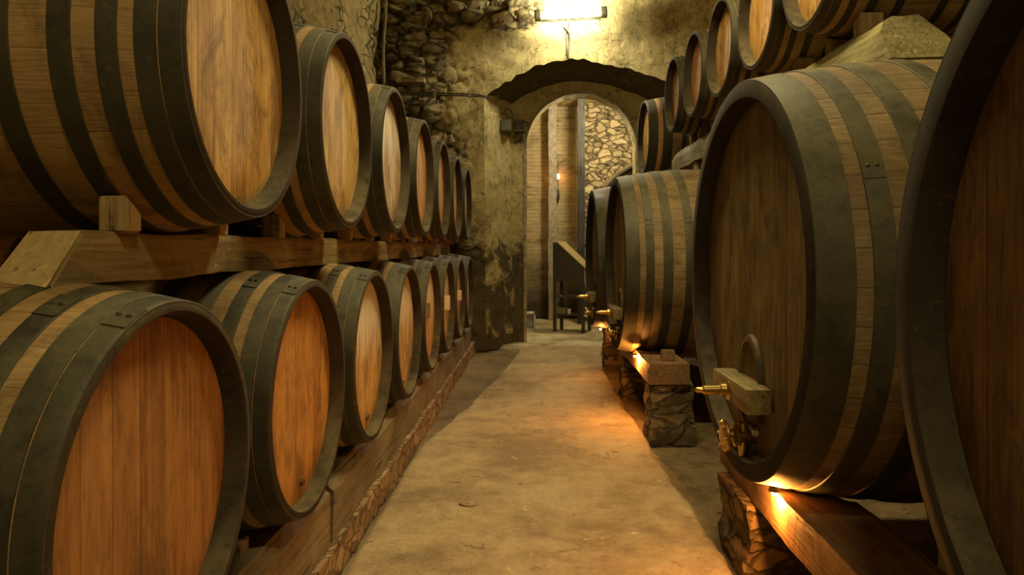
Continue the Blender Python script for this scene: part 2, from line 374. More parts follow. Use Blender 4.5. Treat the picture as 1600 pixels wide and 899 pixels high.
# ------------------------------------------------------------------ casks
def cask(name, label, cat, pos, rz, L, Rh, Rb, hoops, recess, mats, wall=.026, seg=112, tint=(1, 1, 1, 1), group=None, lip=.0):
    """front rim centre at pos, facing local +X; the Empty sits under the belly"""
    def r(x):
        s = 1 - (2*(-x)/L - 1)**2
        return Rh + (Rb-Rh)*s
    d = Vector((math.cos(rz), math.sin(rz), 0)); base = Vector(pos) - Vector((0, 0, Rb)) - d*(L/2)
    t = thing(name, label, cat, base, rz, group)
    off = (L/2, 0, Rb)
    bm = bmesh.new()
    n = 26; outer = [(-L*k/n, r(-L*k/n)) for k in range(n+1)]
    ch = .006
    prof = [(-recess-.02, Rh-wall-.002), (-.014, Rh-wall+.010), (-.014, r(-.014)-.001)] + outer[1:-1] + [(-L+ch, r(-L+ch)), (-L, Rh-ch), (-L, Rh-wall), (-L+recess, Rh-wall-.01), (-L+recess, 0)]
    lathe_x(bm, prof, seg)
    b = obj('staves', bm, mats[0], t, True, off)
    bm = bmesh.new()
    lathe_x(bm, [(-recess-.02, Rh-wall-.012), (-ch, Rh-wall), (0, Rh-wall+ch*.8), (0, Rh-ch), (-ch, r(-ch)+.001), (-.016, r(-.016)+.001), (-.016, Rh-wall+.014), (-recess-.02, Rh-wall-.004)], seg, closed=True)
    obj('rim', bm, mats[3], t, True, off)
    bm = bmesh.new()
    Rr = Rh-wall-.010
    lathe_x(bm, [(-recess-.03, Rr+.004), (-recess-.004, Rr+.004), (-recess, Rr-.006), (-recess+.002, Rr*.66), (-recess+.003, Rr*.33), (-recess+.003, 0)], seg)
    h = obj('head', bm, mats[1], t, True, off); h.color = tint; h['wash'] = 1.0-tint[3]
    for i, (x0, x1) in enumerate(hoops):
        th = .0035 if L < 1.3 else .005
        bm = bmesh.new(); e = .0015; m_ = 4; top = []
        for k in range(m_+1):
            x = -(x0 + e + (x1-x0-2*e)*k/m_); top.append((x, r(x)+th))
        p = [(-x0, r(-x0)-.002), (-x0, r(-x0)+th-e)] + top + [(-x1, r(-x1)+th-e), (-x1, r(-x1)-.002)]
        lathe_x(bm, p, seg)
        # riveted overlap of the strip
        a0 = 1.1 if i % 2 else -0.35
        w = .11/Rh*.4; K = 6
        g = []
        for k in range(K+1):
            a = a0 + w*(k/K-.5)*2
            g.append([bm.verts.new((x, q*math.sin(a), q*math.cos(a))) for x, q in ((-x0-.001, r(-x0)+th+.0032), (-x1+.001, r(-x1)+th+.0032), (-x1+.001, r(-x1)+.001), (-x0-.001, r(-x0)+.001))])
        for u, v in zip(g[:-1], g[1:]):
            bm.faces.new((u[0], u[1], v[1], v[0])); bm.faces.new((u[1], u[2], v[2], v[1])); bm.faces.new((u[3], u[0], v[0], v[3]))
        bm.faces.new(g[0]); bm.faces.new(g[-1][::-1])
        for q in (.3, .7):
            x = -(x0+(x1-x0)*q); rr = r(x)+th+.003
            cyl(bm, (x, rr*math.sin(a0), rr*math.cos(a0)), (x, (rr+.005)*math.sin(a0), (rr+.005)*math.cos(a0)), .008, .005, 10)
        obj('hoop', bm, mats[2], t, True, off, merge=False)
    return t
def copy_tree(o, parent=None):
    c = o.copy(); C.objects.link(c); c.parent = parent
    for ch in list(o.children): copy_tree(ch, c)
    return c

CM = (M['stave'], M['head'], M['hoop'], M['rim']); VM = (M['stave_vat'], M['head_vat'], M['hoop_vat'], M['rim_vat'])
XL = -.86
hoopsL = [(.002, .052), (.056, .105), (.140, .188), (.240, .292), (.375, .430), (.770, .825), (.908, .960), (1.012, 1.06), (1.095, 1.144), (1.148, 1.198)]

def place_cask(proto, pos, rz, L, Rb, label, tint, group=None):
    c = copy_tree(proto)
    d = Vector((math.cos(rz), math.sin(rz), 0)); c.location = Vector(pos) - Vector((0, 0, Rb)) - d*(L/2); c.rotation_euler = (0, 0, rz)
    c['label'] = label
    for ch in c.children:
        if ch.name.startswith('head'): ch.color = tint; ch['wash'] = 1.0-tint[3]
    if group: c['group'] = group
    return c
ordn = ['nearest', 'second', 'third', 'fourth', 'fifth', 'sixth', 'seventh', 'farthest']
# upper left row
UL = []
ULt = [(1.0, .93, .70, 1), (1.0, 1.0, .85, 1), (.98, 1.10, 1.6, .55), (1.0, .85, .62, 1), (.95, .85, .65, 1), (.85, .75, .6, 1), (.75, .7, .6, 1)]
ULl = ['oak cask filling the top left corner, above the slanted pale beam end',
       'upper left oak cask with pale tan head, second from the camera in the top row',
       'upper left oak cask with greyish pink washed-out head, third in the top row',
       'upper left oak cask with narrow golden head, fourth in the top row',
       'upper left oak cask, fifth in the top row, with two small casks beyond it',
       'upper left oak cask, sixth in the top row, second to last before the end wall',
       'last and smallest-looking oak cask of the upper left row, against the end wall']
for i in range(7):
    Y = [2.128, 3.206, 4.284, 5.362, 6.44, 7.518, 8.596][i]
    p = (XL + [0, 0, 0, 0, 0, .0, .0][i], Y, EYE+.524)
    if i == 0: UL.append(cask('oak_cask', ULl[0], 'barrel', p, 0, 1.2, .431, .500, hoopsL, .058, CM, tint=ULt[0], group='casks in the upper left row'))
    else: UL.append(place_cask(UL[0], p, 0, 1.2, .500, ULl[i], ULt[i]))
# lower left row
LL = []
LLt = [(.66, .46, .32, 1), (.92, .68, .36, 1), (.98, .86, .64, .1), (.98, .94, .80, .3), (1.0, .97, .85, .35), (.95, .95, .9, .5), (.9, .85, .75, .7), (.8, .75, .65, 1)]
LLl = ['large oak cask with dark reddish-brown stained head in the lower left corner of the photo',
       'lower left oak cask with bright orange-brown head, second from the camera, by the beam joint',
       'third lower left oak cask, white chalky smear on top of its head',
       'fourth lower left oak cask, pale streaks at the top of its head',
       'fifth lower left oak cask, narrow pale head carrying a small dark tag',
       'sixth lower left oak cask, with the larger square note holder on its head',
       'seventh lower left oak cask, with the smaller square note holder on its head',
       'last oak cask of the lower left row, standing beside the dark end wall']
for i in range(8):
    Y = 1.662 + 1.028*i
    p = (XL, Y, EYE-.569)
    if i == 0: LL.append(cask('oak_cask', LLl[0], 'barrel', p, 0, 1.2, .438, .508, hoopsL, .058, CM, tint=LLt[0], group='casks in the lower left row'))
    else: LL.append(place_cask(LL[0], p, 0, 1.2, .508, LLl[i], LLt[i]))
    if i in (0, 1, 2):                                  # drain plug low on the head
        bm = bmesh.new(); lathe_x(bm, [(-.004, 0), (-.004, .017), (.010, .015), (.013, .010), (.013, 0)], 20)
        pl = obj('plug', bm, M['chock'], LL[i], True, (.6-.058+.002, .02, .508-.335)); pl['label'] = 'small wooden plug low on the head'
for i, h in ((5, .085), (6, .07)):
    bm = bmesh.new(); box(bm, 0, .055, -h*.55, h*.55, -h*.8, h*.8, .004); box(bm, .012, .052, -h*.65, -h*.5, -h*.7, h*.7, .002)
    nh = obj('note_holder', bm, M['card'], LL[i], False, (.6-.055, -.02, .508+.03)); nh['label'] = 'small square wooden note holder'
bm = bmesh.new(); box(bm, 0, .02, -.03, .03, -.06, .06, .002)
nh = obj('tag', bm, M['beam_left'], LL[4], False, (.6-.055, -.0, .508+.05))
# upper right row
TILT = .0155
UR = []
hoopsR = [(.002, .045), (.049, .088), (.125, .162), (.215, .258), (.345, .388), (.562, .605), (.692, .735), (.788, .825), (.862, .901), (.905, .948)]
URl = ['nearest upper right oak cask, cut off by the top of the photo',
       'second upper right oak cask, its golden head reaching the top photo edge',
       'third upper right oak cask, golden head with thick dusty rim',
       'upper right oak cask with pinkish tan head, fourth in the upper right row',
       'fifth and smallest-looking upper right oak cask, with a dark hole in its head']
URt = [(.95, .85, .62, 1), (.98, .82, .58, 1), (.95, .82, .58, 1), (.98, .76, .58, 1), (.95, .82, .58, 1)]
Rh_, Rb_, Lr = .366, .414, .95
for i in range(5):
    Y = 3.74 + .842*i
    p = (1.51-.024*Y, Y, EYE+1.535)
    if i == 0: UR.append(cask('oak_cask', URl[0], 'barrel', p, PI+TILT, Lr, Rh_, Rb_, hoopsR, .07, CM, tint=URt[0], group='casks in the upper right row'))
    else: UR.append(place_cask(UR[0], p, PI+TILT, Lr, Rb_, URl[i], URt[i]))
bm = bmesh.new(); lathe_x(bm, [(.002, 0), (.002, .011), (-.003, .011), (-.003, 0)], 14)
kn = obj('bung_hole', bm, M['dark_metal'], UR[4], True, (Lr/2-.064, -.10, Rb_+.02)); kn['label'] = 'small dark bung hole'
# the odd cask sitting on the vats
odd = cask('oak_cask', 'dark oak cask with one bare orange-brown band, lying lower beside the arch', 'barrel',
           (1.35, 9.15, EYE+1.42), PI+TILT, 1.15, .465, .535, [(.002, .115), (.175, .29), (.40, .46), (.69, .75), (.86, .975), (1.035, 1.148)], .07, CM, tint=(.95, .88, .55, 1))
bm = bmesh.new(); x0, x1 = .118, .172
rr = lambda x: .465+.07*(1-(2*x/1.15-1)**2)
lathe_x(bm, [(-x0, rr(x0)), (-x0-.004, rr(x0+.004)+.0025), (-x1+.004, rr(x1-.004)+.0025), (-x1, rr(x1))], 112)
q = obj('bare_band', bm, M['bright_stave'], odd, True, (1.15/2, 0, .535)); q['label'] = 'bare orange-brown wood band'

# ------------------------------------------------------------------ great vats on the right
hoopsV = [(.004, .120), (.170, .240), (.315, .395), (.500, .575), (.925, 1.0), (1.105, 1.185), (1.26, 1.33), (1.38, 1.496)]
VL, VRh, VRb = 1.5, .82, .905
rzv = PI+TILT
def vat_fittings(t, Rb, L, k=1.0):
    """hatch with its cross bar and screw, and the tap; local: head plane x = L/2-.1, aisle to +x"""
    hx = L/2-.075; zc = Rb
    def P(x, y, z): return (hx+x, y, zc+z)
    # hatch: upright oval door slightly proud, with a chamfered lip
    bm = bmesh.new(); n = 40; prev = None
    rings = []
    for sc, dx in ((1.0, .004), (.98, .022), (.88, .026), (.86, .012), (.3, .010)):
        rings.append([bm.verts.new((dx, .155*sc*math.sin(2*PI*q/n), -.485 + .215*sc*math.cos(2*PI*q/n)*(1.15 if math.cos(2*PI*q/n) > 0 else .75))) for q in range(n)])
    for a, c in zip(rings[:-1], rings[1:]):
        for q in range(n): bm.faces.new((a[q], a[(q+1) % n], c[(q+1) % n], c[q]))
    bm.faces.new(rings[-1])
    hd = obj('hatch', bm, M['head_vat'], t, True, (hx, .0, zc)); hd['label'] = 'small oval hatch low on the head'; hd.color = (.8, .75, .7, 1)
    bm = bmesh.new(); box(bm, .0, .100, -.25, .25, -.05, .05, .006)
    bar = obj('hatch_bar', bm, M['beam_left'], t, True, (hx+.008, 0, zc-.475)); bar['label'] = 'thick wooden bar across the hatch'
    bm = bmesh.new()
    lathe_x(bm, [(.082, 0), (.082, .044), (.090, .044), (.096, .036), (.100, .028), (.122, .027), (.125, .020), (.194, .019), (.198, .012), (.224, .011), (.230, .006), (.230, 0)], 28)
    obj('screw', bm, M['brass'], bar, True, (.012, 0, 0))
    # tap: body, wheel flange, lever
    bm = bmesh.new()
    lathe_x(bm, [(.0, 0), (.0, .062), (.015, .062), (.02, .034), (.10, .032), (.105, .045), (.125, .045), (.13, .028), (.165, .028), (.165, 0)], 28)
    cyl(bm, (.085, 0, -.01), (.085, 0, -.085), .024, .019); cyl(bm, (.085, 0, 0), (.085, 0, .055), .026, .02)
    tp = obj('tap', bm, M['brass'], t, True, (hx-.035, .02, zc-.665)); tp['label'] = 'brass tap near the bottom rim'
    bm = bmesh.new()
    lathe_x(bm, [(.155, .0), (.155, .060), (.160, .066), (.168, .066), (.172, .060), (.170, .045), (.178, .040), (.180, .015), (.180, 0)], 30)
    for q in range(6):
        a = q*PI/3; cyl(bm, (.150, .055*math.cos(a), .055*math.sin(a)), (.182, .055*math.cos(a), .055*math.sin(a)), .007, .007, 8)
    obj('tap_flange', bm, M['brass'], tp, True)
    bm = bmesh.new(); cyl(bm, (.0, -.10, .0), (.060, .205, .032), .011, .011, 14); cyl(bm, (.058, .195, .031), (.064, .225, .034), .014, .013, 14)
    lv = obj('peg', bm, M['steel'], t, True, (hx, 0, zc-.636)); lv['label'] = 'short grey metal peg beside the tap'
vat_front = Vector((.84, 3.0, EYE-.134))
V1 = cask('wine_vat', 'great oak vat in the right middle with large hatch bar and brass screw', 'vat', vat_front, rzv, VL, VRh, VRb, hoopsV, .075, VM, wall=.068, seg=144, tint=(1, .95, .8, 1), group='great vats along the right')
V0 = cask('wine_vat', 'nearest and darkest great vat, cut off by the right edge of the photo', 'vat', (.86, .86, EYE-.134), rzv, VL, VRh, VRb, hoopsV, .075, VM, wall=.068, seg=144, tint=(1, .80, .68, 1), group='great vats along the right')
vat_fittings(V1, VRb, VL)
def scaled_vat(pos, k, label, tint):
    v = copy_tree(V1); v.scale = (k, k, k); d = Vector((math.cos(rzv), math.sin(rzv), 0))
    v.location = Vector(pos) - Vector((0, 0, VRb*k)) - d*(VL/2*k); v['label'] = label
    for ch in v.children:
        if ch.name.startswith('head'): ch.color = tint; ch['wash'] = 1.0-tint[3]
    return v
V2 = scaled_vat((.675, 6.33, EYE-.147), .927, 'great oak vat in mid distance, standing on the beam above the stone pier', (1, .95, .8, 1))
V3 = scaled_vat((.60, 8.12, EYE-.125), .94, 'last great vat, mostly hidden, only its front hoop showing beside the doorway', (.9, .85, .7, 1))

# ------------------------------------------------------------------ left supports
def beam_obj(name, sec, ys, m, label, cat='beam', slant=(0, 0), seed=1, amp=.004, group=None, sub=6):
    bm = bmesh.new(); rough_beam(bm, sec, ys, slant, amp, seed, sub)
    o = obj(name, bm, m); tag(o, label, cat, group); return o
zt, zb = EYE+.040, EYE-.092
ub = thing('support_beam', 'long squared timber beam with slanted pale end between the two left rows of casks', 'beam', (-1.16, 1.58, zb))
bm = bmesh.new(); rough_beam(bm, [(.06, .0), (.06, .118), (.052, .132), (-.075, .132), (-.08, .0)], (0.0, 7.06), (.13, 0), .004, 3)
o1 = obj('timber', bm, M['beam_left'], ub)
# sawn end face as its own thin board-end piece
bm = bmesh.new()
v = [bm.verts.new(q) for q in ((.058, -.006, .002), (.052, .122, .130), (-.073, .122, .130), (-.078, -.006, .002), (.056, .004, .002), (.05, .134, .130), (-.071, .134, .130), (-.076, .004, .002))]
for f in ((0, 1, 2, 3), (7, 6, 5, 4), (0, 4, 5, 1), (1, 5, 6, 2), (2, 6, 7, 3), (3, 7, 4, 0)): bm.faces.new([v[k] for k in f])
bmesh.ops.subdivide_edges(bm, edges=bm.edges[:], cuts=4, use_grid_fill=True)
e = obj('sawn_end', bm, M['fresh_cut'], ub, False); e['label'] = 'pale sawn end of the beam'
beam_obj('support_beam', [(-1.62, EYE-.10), (-1.62, EYE+.03), (-1.78, EYE+.03), (-1.78, EYE-.10)], (1.3, 9.0), M['beam_left'], 'rear timber beam in the dark behind the long beam of the left rows', seed=9)
low = [(-.93, EYE-1.333), (-.925, EYE-1.10), (-.975, EYE-1.062), (-1.20, EYE-1.075), (-1.20, EYE-1.333)]
beam_obj('support_beam', low, (.3, 3.142), M['beam_low'], 'near length of the low timber beam under the lower left casks', seed=11, amp=.005)
beam_obj('support_beam', low, (3.158, 6.10), M['beam_low'], 'middle length of the low timber beam, between its two joints', seed=12, amp=.005)
beam_obj('support_beam', low, (6.112, 9.55), M['beam_low'], 'far length of the low timber beam, running to the end wall', seed=13, amp=.005)
beam_obj('support_beam', [(-1.65, EYE-1.333), (-1.65, EYE-1.07), (-1.85, EYE-1.07), (-1.85, EYE-1.333)], (.3, 9.5), M['beam_low'], 'rear low beam hidden in the shade under the lower left casks', seed=14)
def chock(x0, x1, y0, y1, z0, z1, label, m='chock', group=None, wedge=0.0):
    bm = bmesh.new(); t = bmesh.new(); box(t, x0, x1, y0, y1, z0, z1, 0)
    for v in t.verts:
        if wedge and v.co.z > (z0+z1)/2: v.co.z += wedge*((v.co.y-(y0+y1)/2)/(y1-y0))
    bmesh.ops.bevel(t, geom=t.edges[:], offset=.005, segments=2, affect='EDGES')
    me = bpy.data.meshes.new('t'); t.to_mesh(me); t.free(); bm.from_mesh(me); bpy.data.meshes.remove(me)
    return tag(obj('chock', bm, M[m], None, False), label, 'wood block', group)
def surf_z(yc, zc, R, y): return zc - math.sqrt(max(0, R*R-(y-yc)**2))
for i in range(7):
    yc = 2.128+1.078*i
    for s, nm in ((-1, 'near'), (1, 'far')):
        y = yc + s*.20
        y = yc + s*.265; y0, y1 = y-.035, y+.035
        zs = (surf_z(yc, EYE+.524, .487, y0) + surf_z(yc, EYE+.524, .487, y1))/2

        lab = 'small square wood block under the %s side of the %s upper left cask' % (nm, ordn[i] if i < 6 else 'last')
        if i == 0 and s < 0: lab = 'pale square wood block standing on the beam below the huge upper left cask'
        chock(-1.145, -1.07, y0, y1, zt-.002, zs-.004, lab, group='chocks under the upper left row', wedge=surf_z(yc, EYE+.524, .487, y1)-surf_z(yc, EYE+.524, .487, y0))
for i in range(8):
    yc = 1.662+1.028*i
    for s, nm in ((-1, 'near'), (1, 'far')):
        y = yc + s*.25; y0, y1 = y-.04, y+.04
        zs = min(surf_z(yc, EYE-.569, .492, q) for q in (y0, y1))
        chock(-1.15, -1.02, y0, y1, EYE-1.073, zs-.002, 'dark wood chock under the %s side of the %s lower left cask' % (nm, ordn[i]), 'beam_low', group='chocks under the lower left row')

# uneven stone block builder
def stone_block(bm, x0, x1, y0, y1, z0, z1, amp=.02, step=.045, seed=0):
    n = [max(2, int(round((b-a)/step))) for a, b in ((x0, x1), (y0, y1), (z0, z1))]
    lo = (x0, y0, z0); hi = (x1, y1, z1)
    for ax in range(3):
        u, w = [(1, 2), (0, 2), (0, 1)][ax]
        for side in (0, 1):
            g = []
            for i in range(n[u]+1):
                row = []
                for j in range(n[w]+1):
                    p = [0, 0, 0]; p[ax] = (lo, hi)[side][ax]; p[u] = lo[u]+(hi[u]-lo[u])*i/n[u]; p[w] = lo[w]+(hi[w]-lo[w])*j/n[w]
                    q = Vector(p); s3 = q*5.5 + Vector((seed, seed*2.3, 0)); s3.z *= 1.9
                    d = noise.noise_vector(s3)*amp + noise.noise_vector(s3*3)*amp*.4
                    ctr = Vector([(a+b)/2 for a, b in zip(lo, hi)]); 
                    cell = noise.cell_vector(Vector((0, 0, q.z*7+seed)))
                    d += Vector(((cell.x-.5)*amp*(1 if q.x > ctr.x else -1), (cell.y-.5)*amp*(1 if q.y > ctr.y else -1), 0))
                    if abs(q.z-z0) < 1e-6: d.z = 0
                    row.append(bm.verts.new(q+d))
                g.append(row)
            for i in range(n[u]):
                for j in range(n[w]): bm.faces.new((g[i][j], g[i+1][j], g[i+1][j+1], g[i][j+1]))
bm = bmesh.new(); stone_block(bm, -2.26, -.905, -1.2, 9.98, -.02, EYE-1.334, .012, .05, 3)
struct(obj('plinth', bm, M['plinth_stone'], None, True))['label'] = 'low rubble plinth under the left beams'

# ------------------------------------------------------------------ right supports
def vat_under(x, y):
    z = 99
    for (px, py, pz, k) in ((.84, 3.0, EYE-.134, 1), (.86, .86, EYE-.134, 1), (.675, 6.33, EYE-.147, .927), (.60, 8.12, EYE-.125, .94)):
        u = (x-px)/(VL*k)
        if -.02 < u < 1.02:
            r = k*(VRh+(VRb-VRh)*max(0, 1-(2*u-1)**2))+.012
            if abs(y-py) < r: z = min(z, pz-math.sqrt(r*r-(y-py)**2))
    return z
def carve(o):
    mw = Matrix.LocRotScale(o.location, o.rotation_euler, o.scale); inv = mw.inverted()
    for v in o.data.vertices:
        w = mw @ v.co; h = vat_under(w.x, w.y)
        if w.z > h: w.z = h; v.co = inv @ w
    return o
vb = [(.950, EYE-1.135), (.950, EYE-.978), (1.22, EYE-.978), (1.22, EYE-1.135)]
carve_1 = beam_obj('vat_beam', vb, (.1, 3.70), M['beam_vat'], 'near sloping-looking timber beam in the lower right, lit orange by a small lamp', seed=21); carve(carve_1)
carve_2 = beam_obj('vat_beam', [(1.95, EYE-1.135), (1.95, EYE-.978), (2.2, EYE-.978), (2.2, EYE-1.135)], (.1, 3.7), M['beam_vat'], 'rear timber beam in the dark under the near vats', seed=22); carve(carve_2)
bm = bmesh.new(); rough_beam(bm, [(.0, .0), (.0, .155), (.30, .155), (.30, .0)], (0, 3.68), (0, 0), .004, 23)
far_beam = obj('vat_beam', bm, M['beam_vat'], None, True, (.83, 5.28, EYE-1.035)); far_beam.rotation_euler = (0, 0, .014)
carve(far_beam); tag(far_beam, 'far timber vat beam, its square end facing the camera on a stone pier', 'beam')
bm = bmesh.new(); rough_beam(bm, [(.0, .0), (.0, .155), (.30, .155), (.30, .0)], (0, 3.68), (0, 0), .004, 24)
fb = obj('vat_beam', bm, M['beam_vat'], None, True, (1.75, 5.28, EYE-1.035)); fb.rotation_euler = (0, 0, .014)
carve(fb); tag(fb, 'rear timber beam in the dark under the back vats', 'beam')
def pier(x0, x1, y0, y1, z1, label, seed):
    bm = bmesh.new(); stone_block(bm, x0, x1, y0, y1, -.02, z1, .022, .04, seed)
    return tag(obj('stone_pier', bm, M['pier_stone'], None, True), label, 'pier', 'stone piers under the vat beams')
pier(.835, 1.17, 5.30, 5.62, EYE-1.045, 'rough stone pier under the square near end of the far vat beam', 1)
pier(.82, 1.12, 6.90, 7.20, EYE-1.045, 'rough stone pier behind the near-end pier, under the middle of the far vat beam', 2)
pier(.80, 1.10, 8.60, 8.90, EYE-1.045, 'farthest rough stone pier on the right, by the doorway', 3)
pier(.915, 1.26, 3.10, 3.56, EYE-1.142, 'rough stone pier under the near vat beam, edged with orange light', 4)
pier(1.75, 2.15, 5.30, 5.62, EYE-1.045, 'rear stone pier in the dark behind the pier of the far vat beam', 5)
pier(1.93, 2.25, 3.0, 3.5, EYE-1.142, 'rear stone pier in the dark under the near vat', 6)
chock(.95, 1.05, 5.42, 5.50, EYE-.882, EYE-.80, 'small wood block lying on the square end of the far vat beam', 'beam_vat')
for (cx, cy, dy, lab) in ((.99, 3.0, -.30, 'near'), (.99, 3.0, .30, 'far')):
    y0, y1 = cy+dy-.06, cy+dy+.06; zs = min(surf_z(3.0, EYE-.134, .885, q) for q in (y0, y1))
    chock(.99, 1.15, y0, y1, EYE-.981, zs-.004, 'wood chock wedged under the %s side of the middle right vat' % lab, 'beam_vat')
beam_obj('timber', [(1.7, .0), (1.7, .26), (1.9, .26), (1.9, .0)], (2.85, 3.0), M['beam_right'], 'dusty short timber on the ground behind the near vats', 'timber', seed=31)

# upper right carrying beam: chamfered, with a cut near end
sec = [(.0, .0), (.0, .14), (.03, .205), (.08, .24), (.205, .245), (.30, .09), (.27, .0)]
bm = bmesh.new(); rough_beam(bm, sec, (0, 4.85), (.16, 0), .007, 41, 5)
urb = obj('support_beam', bm, M['beam_right'], None, True, (1.545, 3.08, EYE+.83)); urb.rotation_euler = (0, 0, .011)
tag(urb, 'heavy dusty hewn beam with chamfered near end, carrying the upper right casks', 'beam')
bm = bmesh.new(); rough_beam(bm, [(.0, .0), (.0, .21), (.25, .21), (.25, .0)], (0, 4.9), (0, 0), .007, 42, 5)
urb2 = obj('support_beam', bm, M['beam_right'], None, True, (2.15, 3.3, EYE+.84)); tag(urb2, 'rear beam in the dark carrying the back of the upper right casks', 'beam')
for i in range(5):
    yc = 3.74+.842*i
    for s, nm in ((-1, 'near'), (1, 'far')):
        y = yc+s*.17; y0, y1 = y-.04, y+.04
        zs = (surf_z(yc, EYE+1.535, .40, y0)+surf_z(yc, EYE+1.535, .40, y1))/2; wd = surf_z(yc, EYE+1.535, .40, y1)-surf_z(yc, EYE+1.535, .40, y0)
        x = 1.545-.011*(y-3.08)
        chock(x+.07, x+.19, y0, y1, EYE+1.05, zs-.014, 'squared wood block under the %s side of the %s upper right cask' % (nm, ['nearest', 'second', 'third', 'fourth', 'fifth'][i]), 'chock', group='chocks under the upper right row', wedge=wd)
# packing pieces between the vats' tops and the beam
chock(1.60, 1.80, 3.10, 3.24, EYE+.64, EYE+.835, 'dusty packing block between the near vat top and the heavy beam end', 'beam_right', wedge=-.04)
chock(1.52, 1.72, 6.78, 6.92, EYE+.60, EYE+.84, 'leaning dusty packing block on the second vat under the far end of the heavy beam', 'beam_right', wedge=.04)

pier(1.45, 1.85, 9.05, 9.35, EYE+.57, 'tall stone pier in the dark beside the doorway, holding up the banded cask', 7)
pier(2.1, 2.45, 9.05, 9.35, EYE+.57, 'rear tall stone pier in the dark under the banded cask', 8)
for (x0, x1, nm) in ((1.5, 1.8, 'front'), (2.1, 2.4, 'rear')):
    bm = bmesh.new(); rough_beam(bm, [(x0, EYE+.59), (x0, EYE+.90), (x1, EYE+.90), (x1, EYE+.59)], (9.0, 9.40), (0, 0), .005, 71)
    for v in bm.verts:
        v.co.z = min(v.co.z, EYE+1.42-math.sqrt(max(0, .525**2-(v.co.y-9.15)**2)) - .004)
    tag(obj('saddle_block', bm, M['beam_right'], None, True), nm+' timber saddle under the banded cask, on a tall stone pier', 'wood block')

# ------------------------------------------------------------------ the setting
def grid_surface(bm, P, nu, nv):
    g = [[bm.verts.new(P(i/nu, j/nv)) for j in range(nv+1)] for i in range(nu+1)]
    for i in range(nu):
        for j in range(nv): bm.faces.new((g[i][j], g[i+1][j], g[i+1][j+1], g[i][j+1]))
# floor
def PF(u, v):
    x = -2.6+5.7*u; y = -1.6+12.4*v; q = Vector((x*1.6, y*1.6, 0))
    return Vector((x, y, -.012 + .014*noise.noise(q) + .007*noise.noise(q*4)))
bm = bmesh.new(); grid_surface(bm, PF, 110, 240); struct(obj('floor', bm, M['floor']))
# worn slab path down the aisle
def lerpt(tab, y):
    for (a, xa), (b, xb) in zip(tab[:-1], tab[1:]):
        if y <= b: return xa + (xb-xa)*(y-a)/(b-a)
    return tab[-1][1]
TLf = [(-1.5, -.90), (5.2, -.90), (5.5, -.84), (6.3, -.70), (7.3, -.60), (7.5, -.54), (8.6, -.42), (10.45, -.27)]
TRt = [(-1.5, .95), (3.5, .90), (4.4, .86), (5.4, .84), (7, .80), (8.6, .80), (10.45, .95)]
def PP(u, v):
    y = -1.5+11.93*v; e = .045
    xl = lerpt(TLf, y) + (.05*noise.noise(Vector((y*1.9, 3, 0))) + .02*noise.noise(Vector((y*9, 3, 0))))*min(1, max(.15, (y-4.8)))
    xr = lerpt(TRt, y) + .03*noise.noise(Vector((y*2.1, 8, 0))) + .012*noise.noise(Vector((y*9, 8, 0)))
    x = xl + (xr-xl)*u; q = Vector((x*1.3, y*1.3, 0))
    z = .032 + .010*noise.noise(q) + .006*noise.noise(q*5) + .003*noise.noise(q*13)
    d = min(x-xl, xr-x); z -= .05*(1-min(1, d/e))**2
    return Vector((x, y, z))
bm = bmesh.new()
def uwarp(u):
    e = .05
    return u
grid_surface(bm, PP, 90, 420)
struct(obj('path', bm, M['path']))['label'] = 'worn pale slab path down the aisle'
# loose stones on the path
for k, (x, y, s) in enumerate(((-.40, 4.02, .035), (-.10, 4.35, .02), (-.25, 6.1, .022), (-.31, 6.25, .018))):
    bm = bmesh.new(); bmesh.ops.create_icosphere(bm, subdivisions=3, radius=1)
    for v in bm.verts:
        nn = 1 + .35*noise.noise(v.co*1.3 + Vector((k*5, 0, 0))) + .12*noise.noise(v.co*4)
        v.co = Vector((v.co.x*s*1.5*nn, v.co.y*s*nn, max(-.2, v.co.z)*s*.38*nn))
    tag(obj('loose_stone', bm, M['path'], None, True, (x, y, .034)),
        ['largest loose flat stone on the path, near the lower middle', 'small loose stone on the path right of the largest one', 'flat chip on the path near the far bend', 'smallest chip on the path, farthest away'][k], 'stone', 'loose chips on the path')

# end wall with wide flat arch
def wpt(px, py, Y): return ((px-842)/1100*Y, EYE+(386-py)/1100*Y)
Y1, Y2 = 10.1, 10.78
front = [wpt(*p, Y1) for p in ((757, 151), (775, 139), (800, 122), (825, 109), (850, 100), (875, 94), (900, 93), (930, 97), (960, 103), (1000, 113), (1037, 126), (1075, 145))]
back = [wpt(*p, Y2) for p in ((797, 164), (812, 153), (828, 145), (848, 137), (868, 131), (888, 128), (905, 127), (928, 129), (950, 133), (985, 144), (1012, 156), (1050, 176))]
fl = (front[0][0]-.0, front[-1][0]+.05); bl = (back[0][0], back[-1][0]+.05)
def resample(pl, n):
    d = [0]
    for a, b in zip(pl[:-1], pl[1:]): d.append(d[-1]+math.dist(a, b))
    out = []
    for k in range(n+1):
        t = d[-1]*k/n; i = max(j for j in range(len(d)-1) if d[j] <= t+1e-9)
        f = (t-d[i])/(d[i+1]-d[i]); out.append((pl[i][0]+(pl[i+1][0]-pl[i][0])*f, pl[i][1]+(pl[i+1][1]-pl[i][1])*f))
    return out
NA = 90
fa, ba = resample(front, NA), resample(back, NA)
def jag(p, s, a=.022): 
    q = Vector((p[0]*7, p[1]*7, s)); return (p[0]+a*noise.noise(q), p[1]+a*1.6*noise.noise(q+Vector((9, 9, 0))) + a*.5*noise.noise(q*3.3))
fa = [jag(p, 1) for p in fa]; ba = [jag(p, 5, .008) for p in ba]
NJ = 110
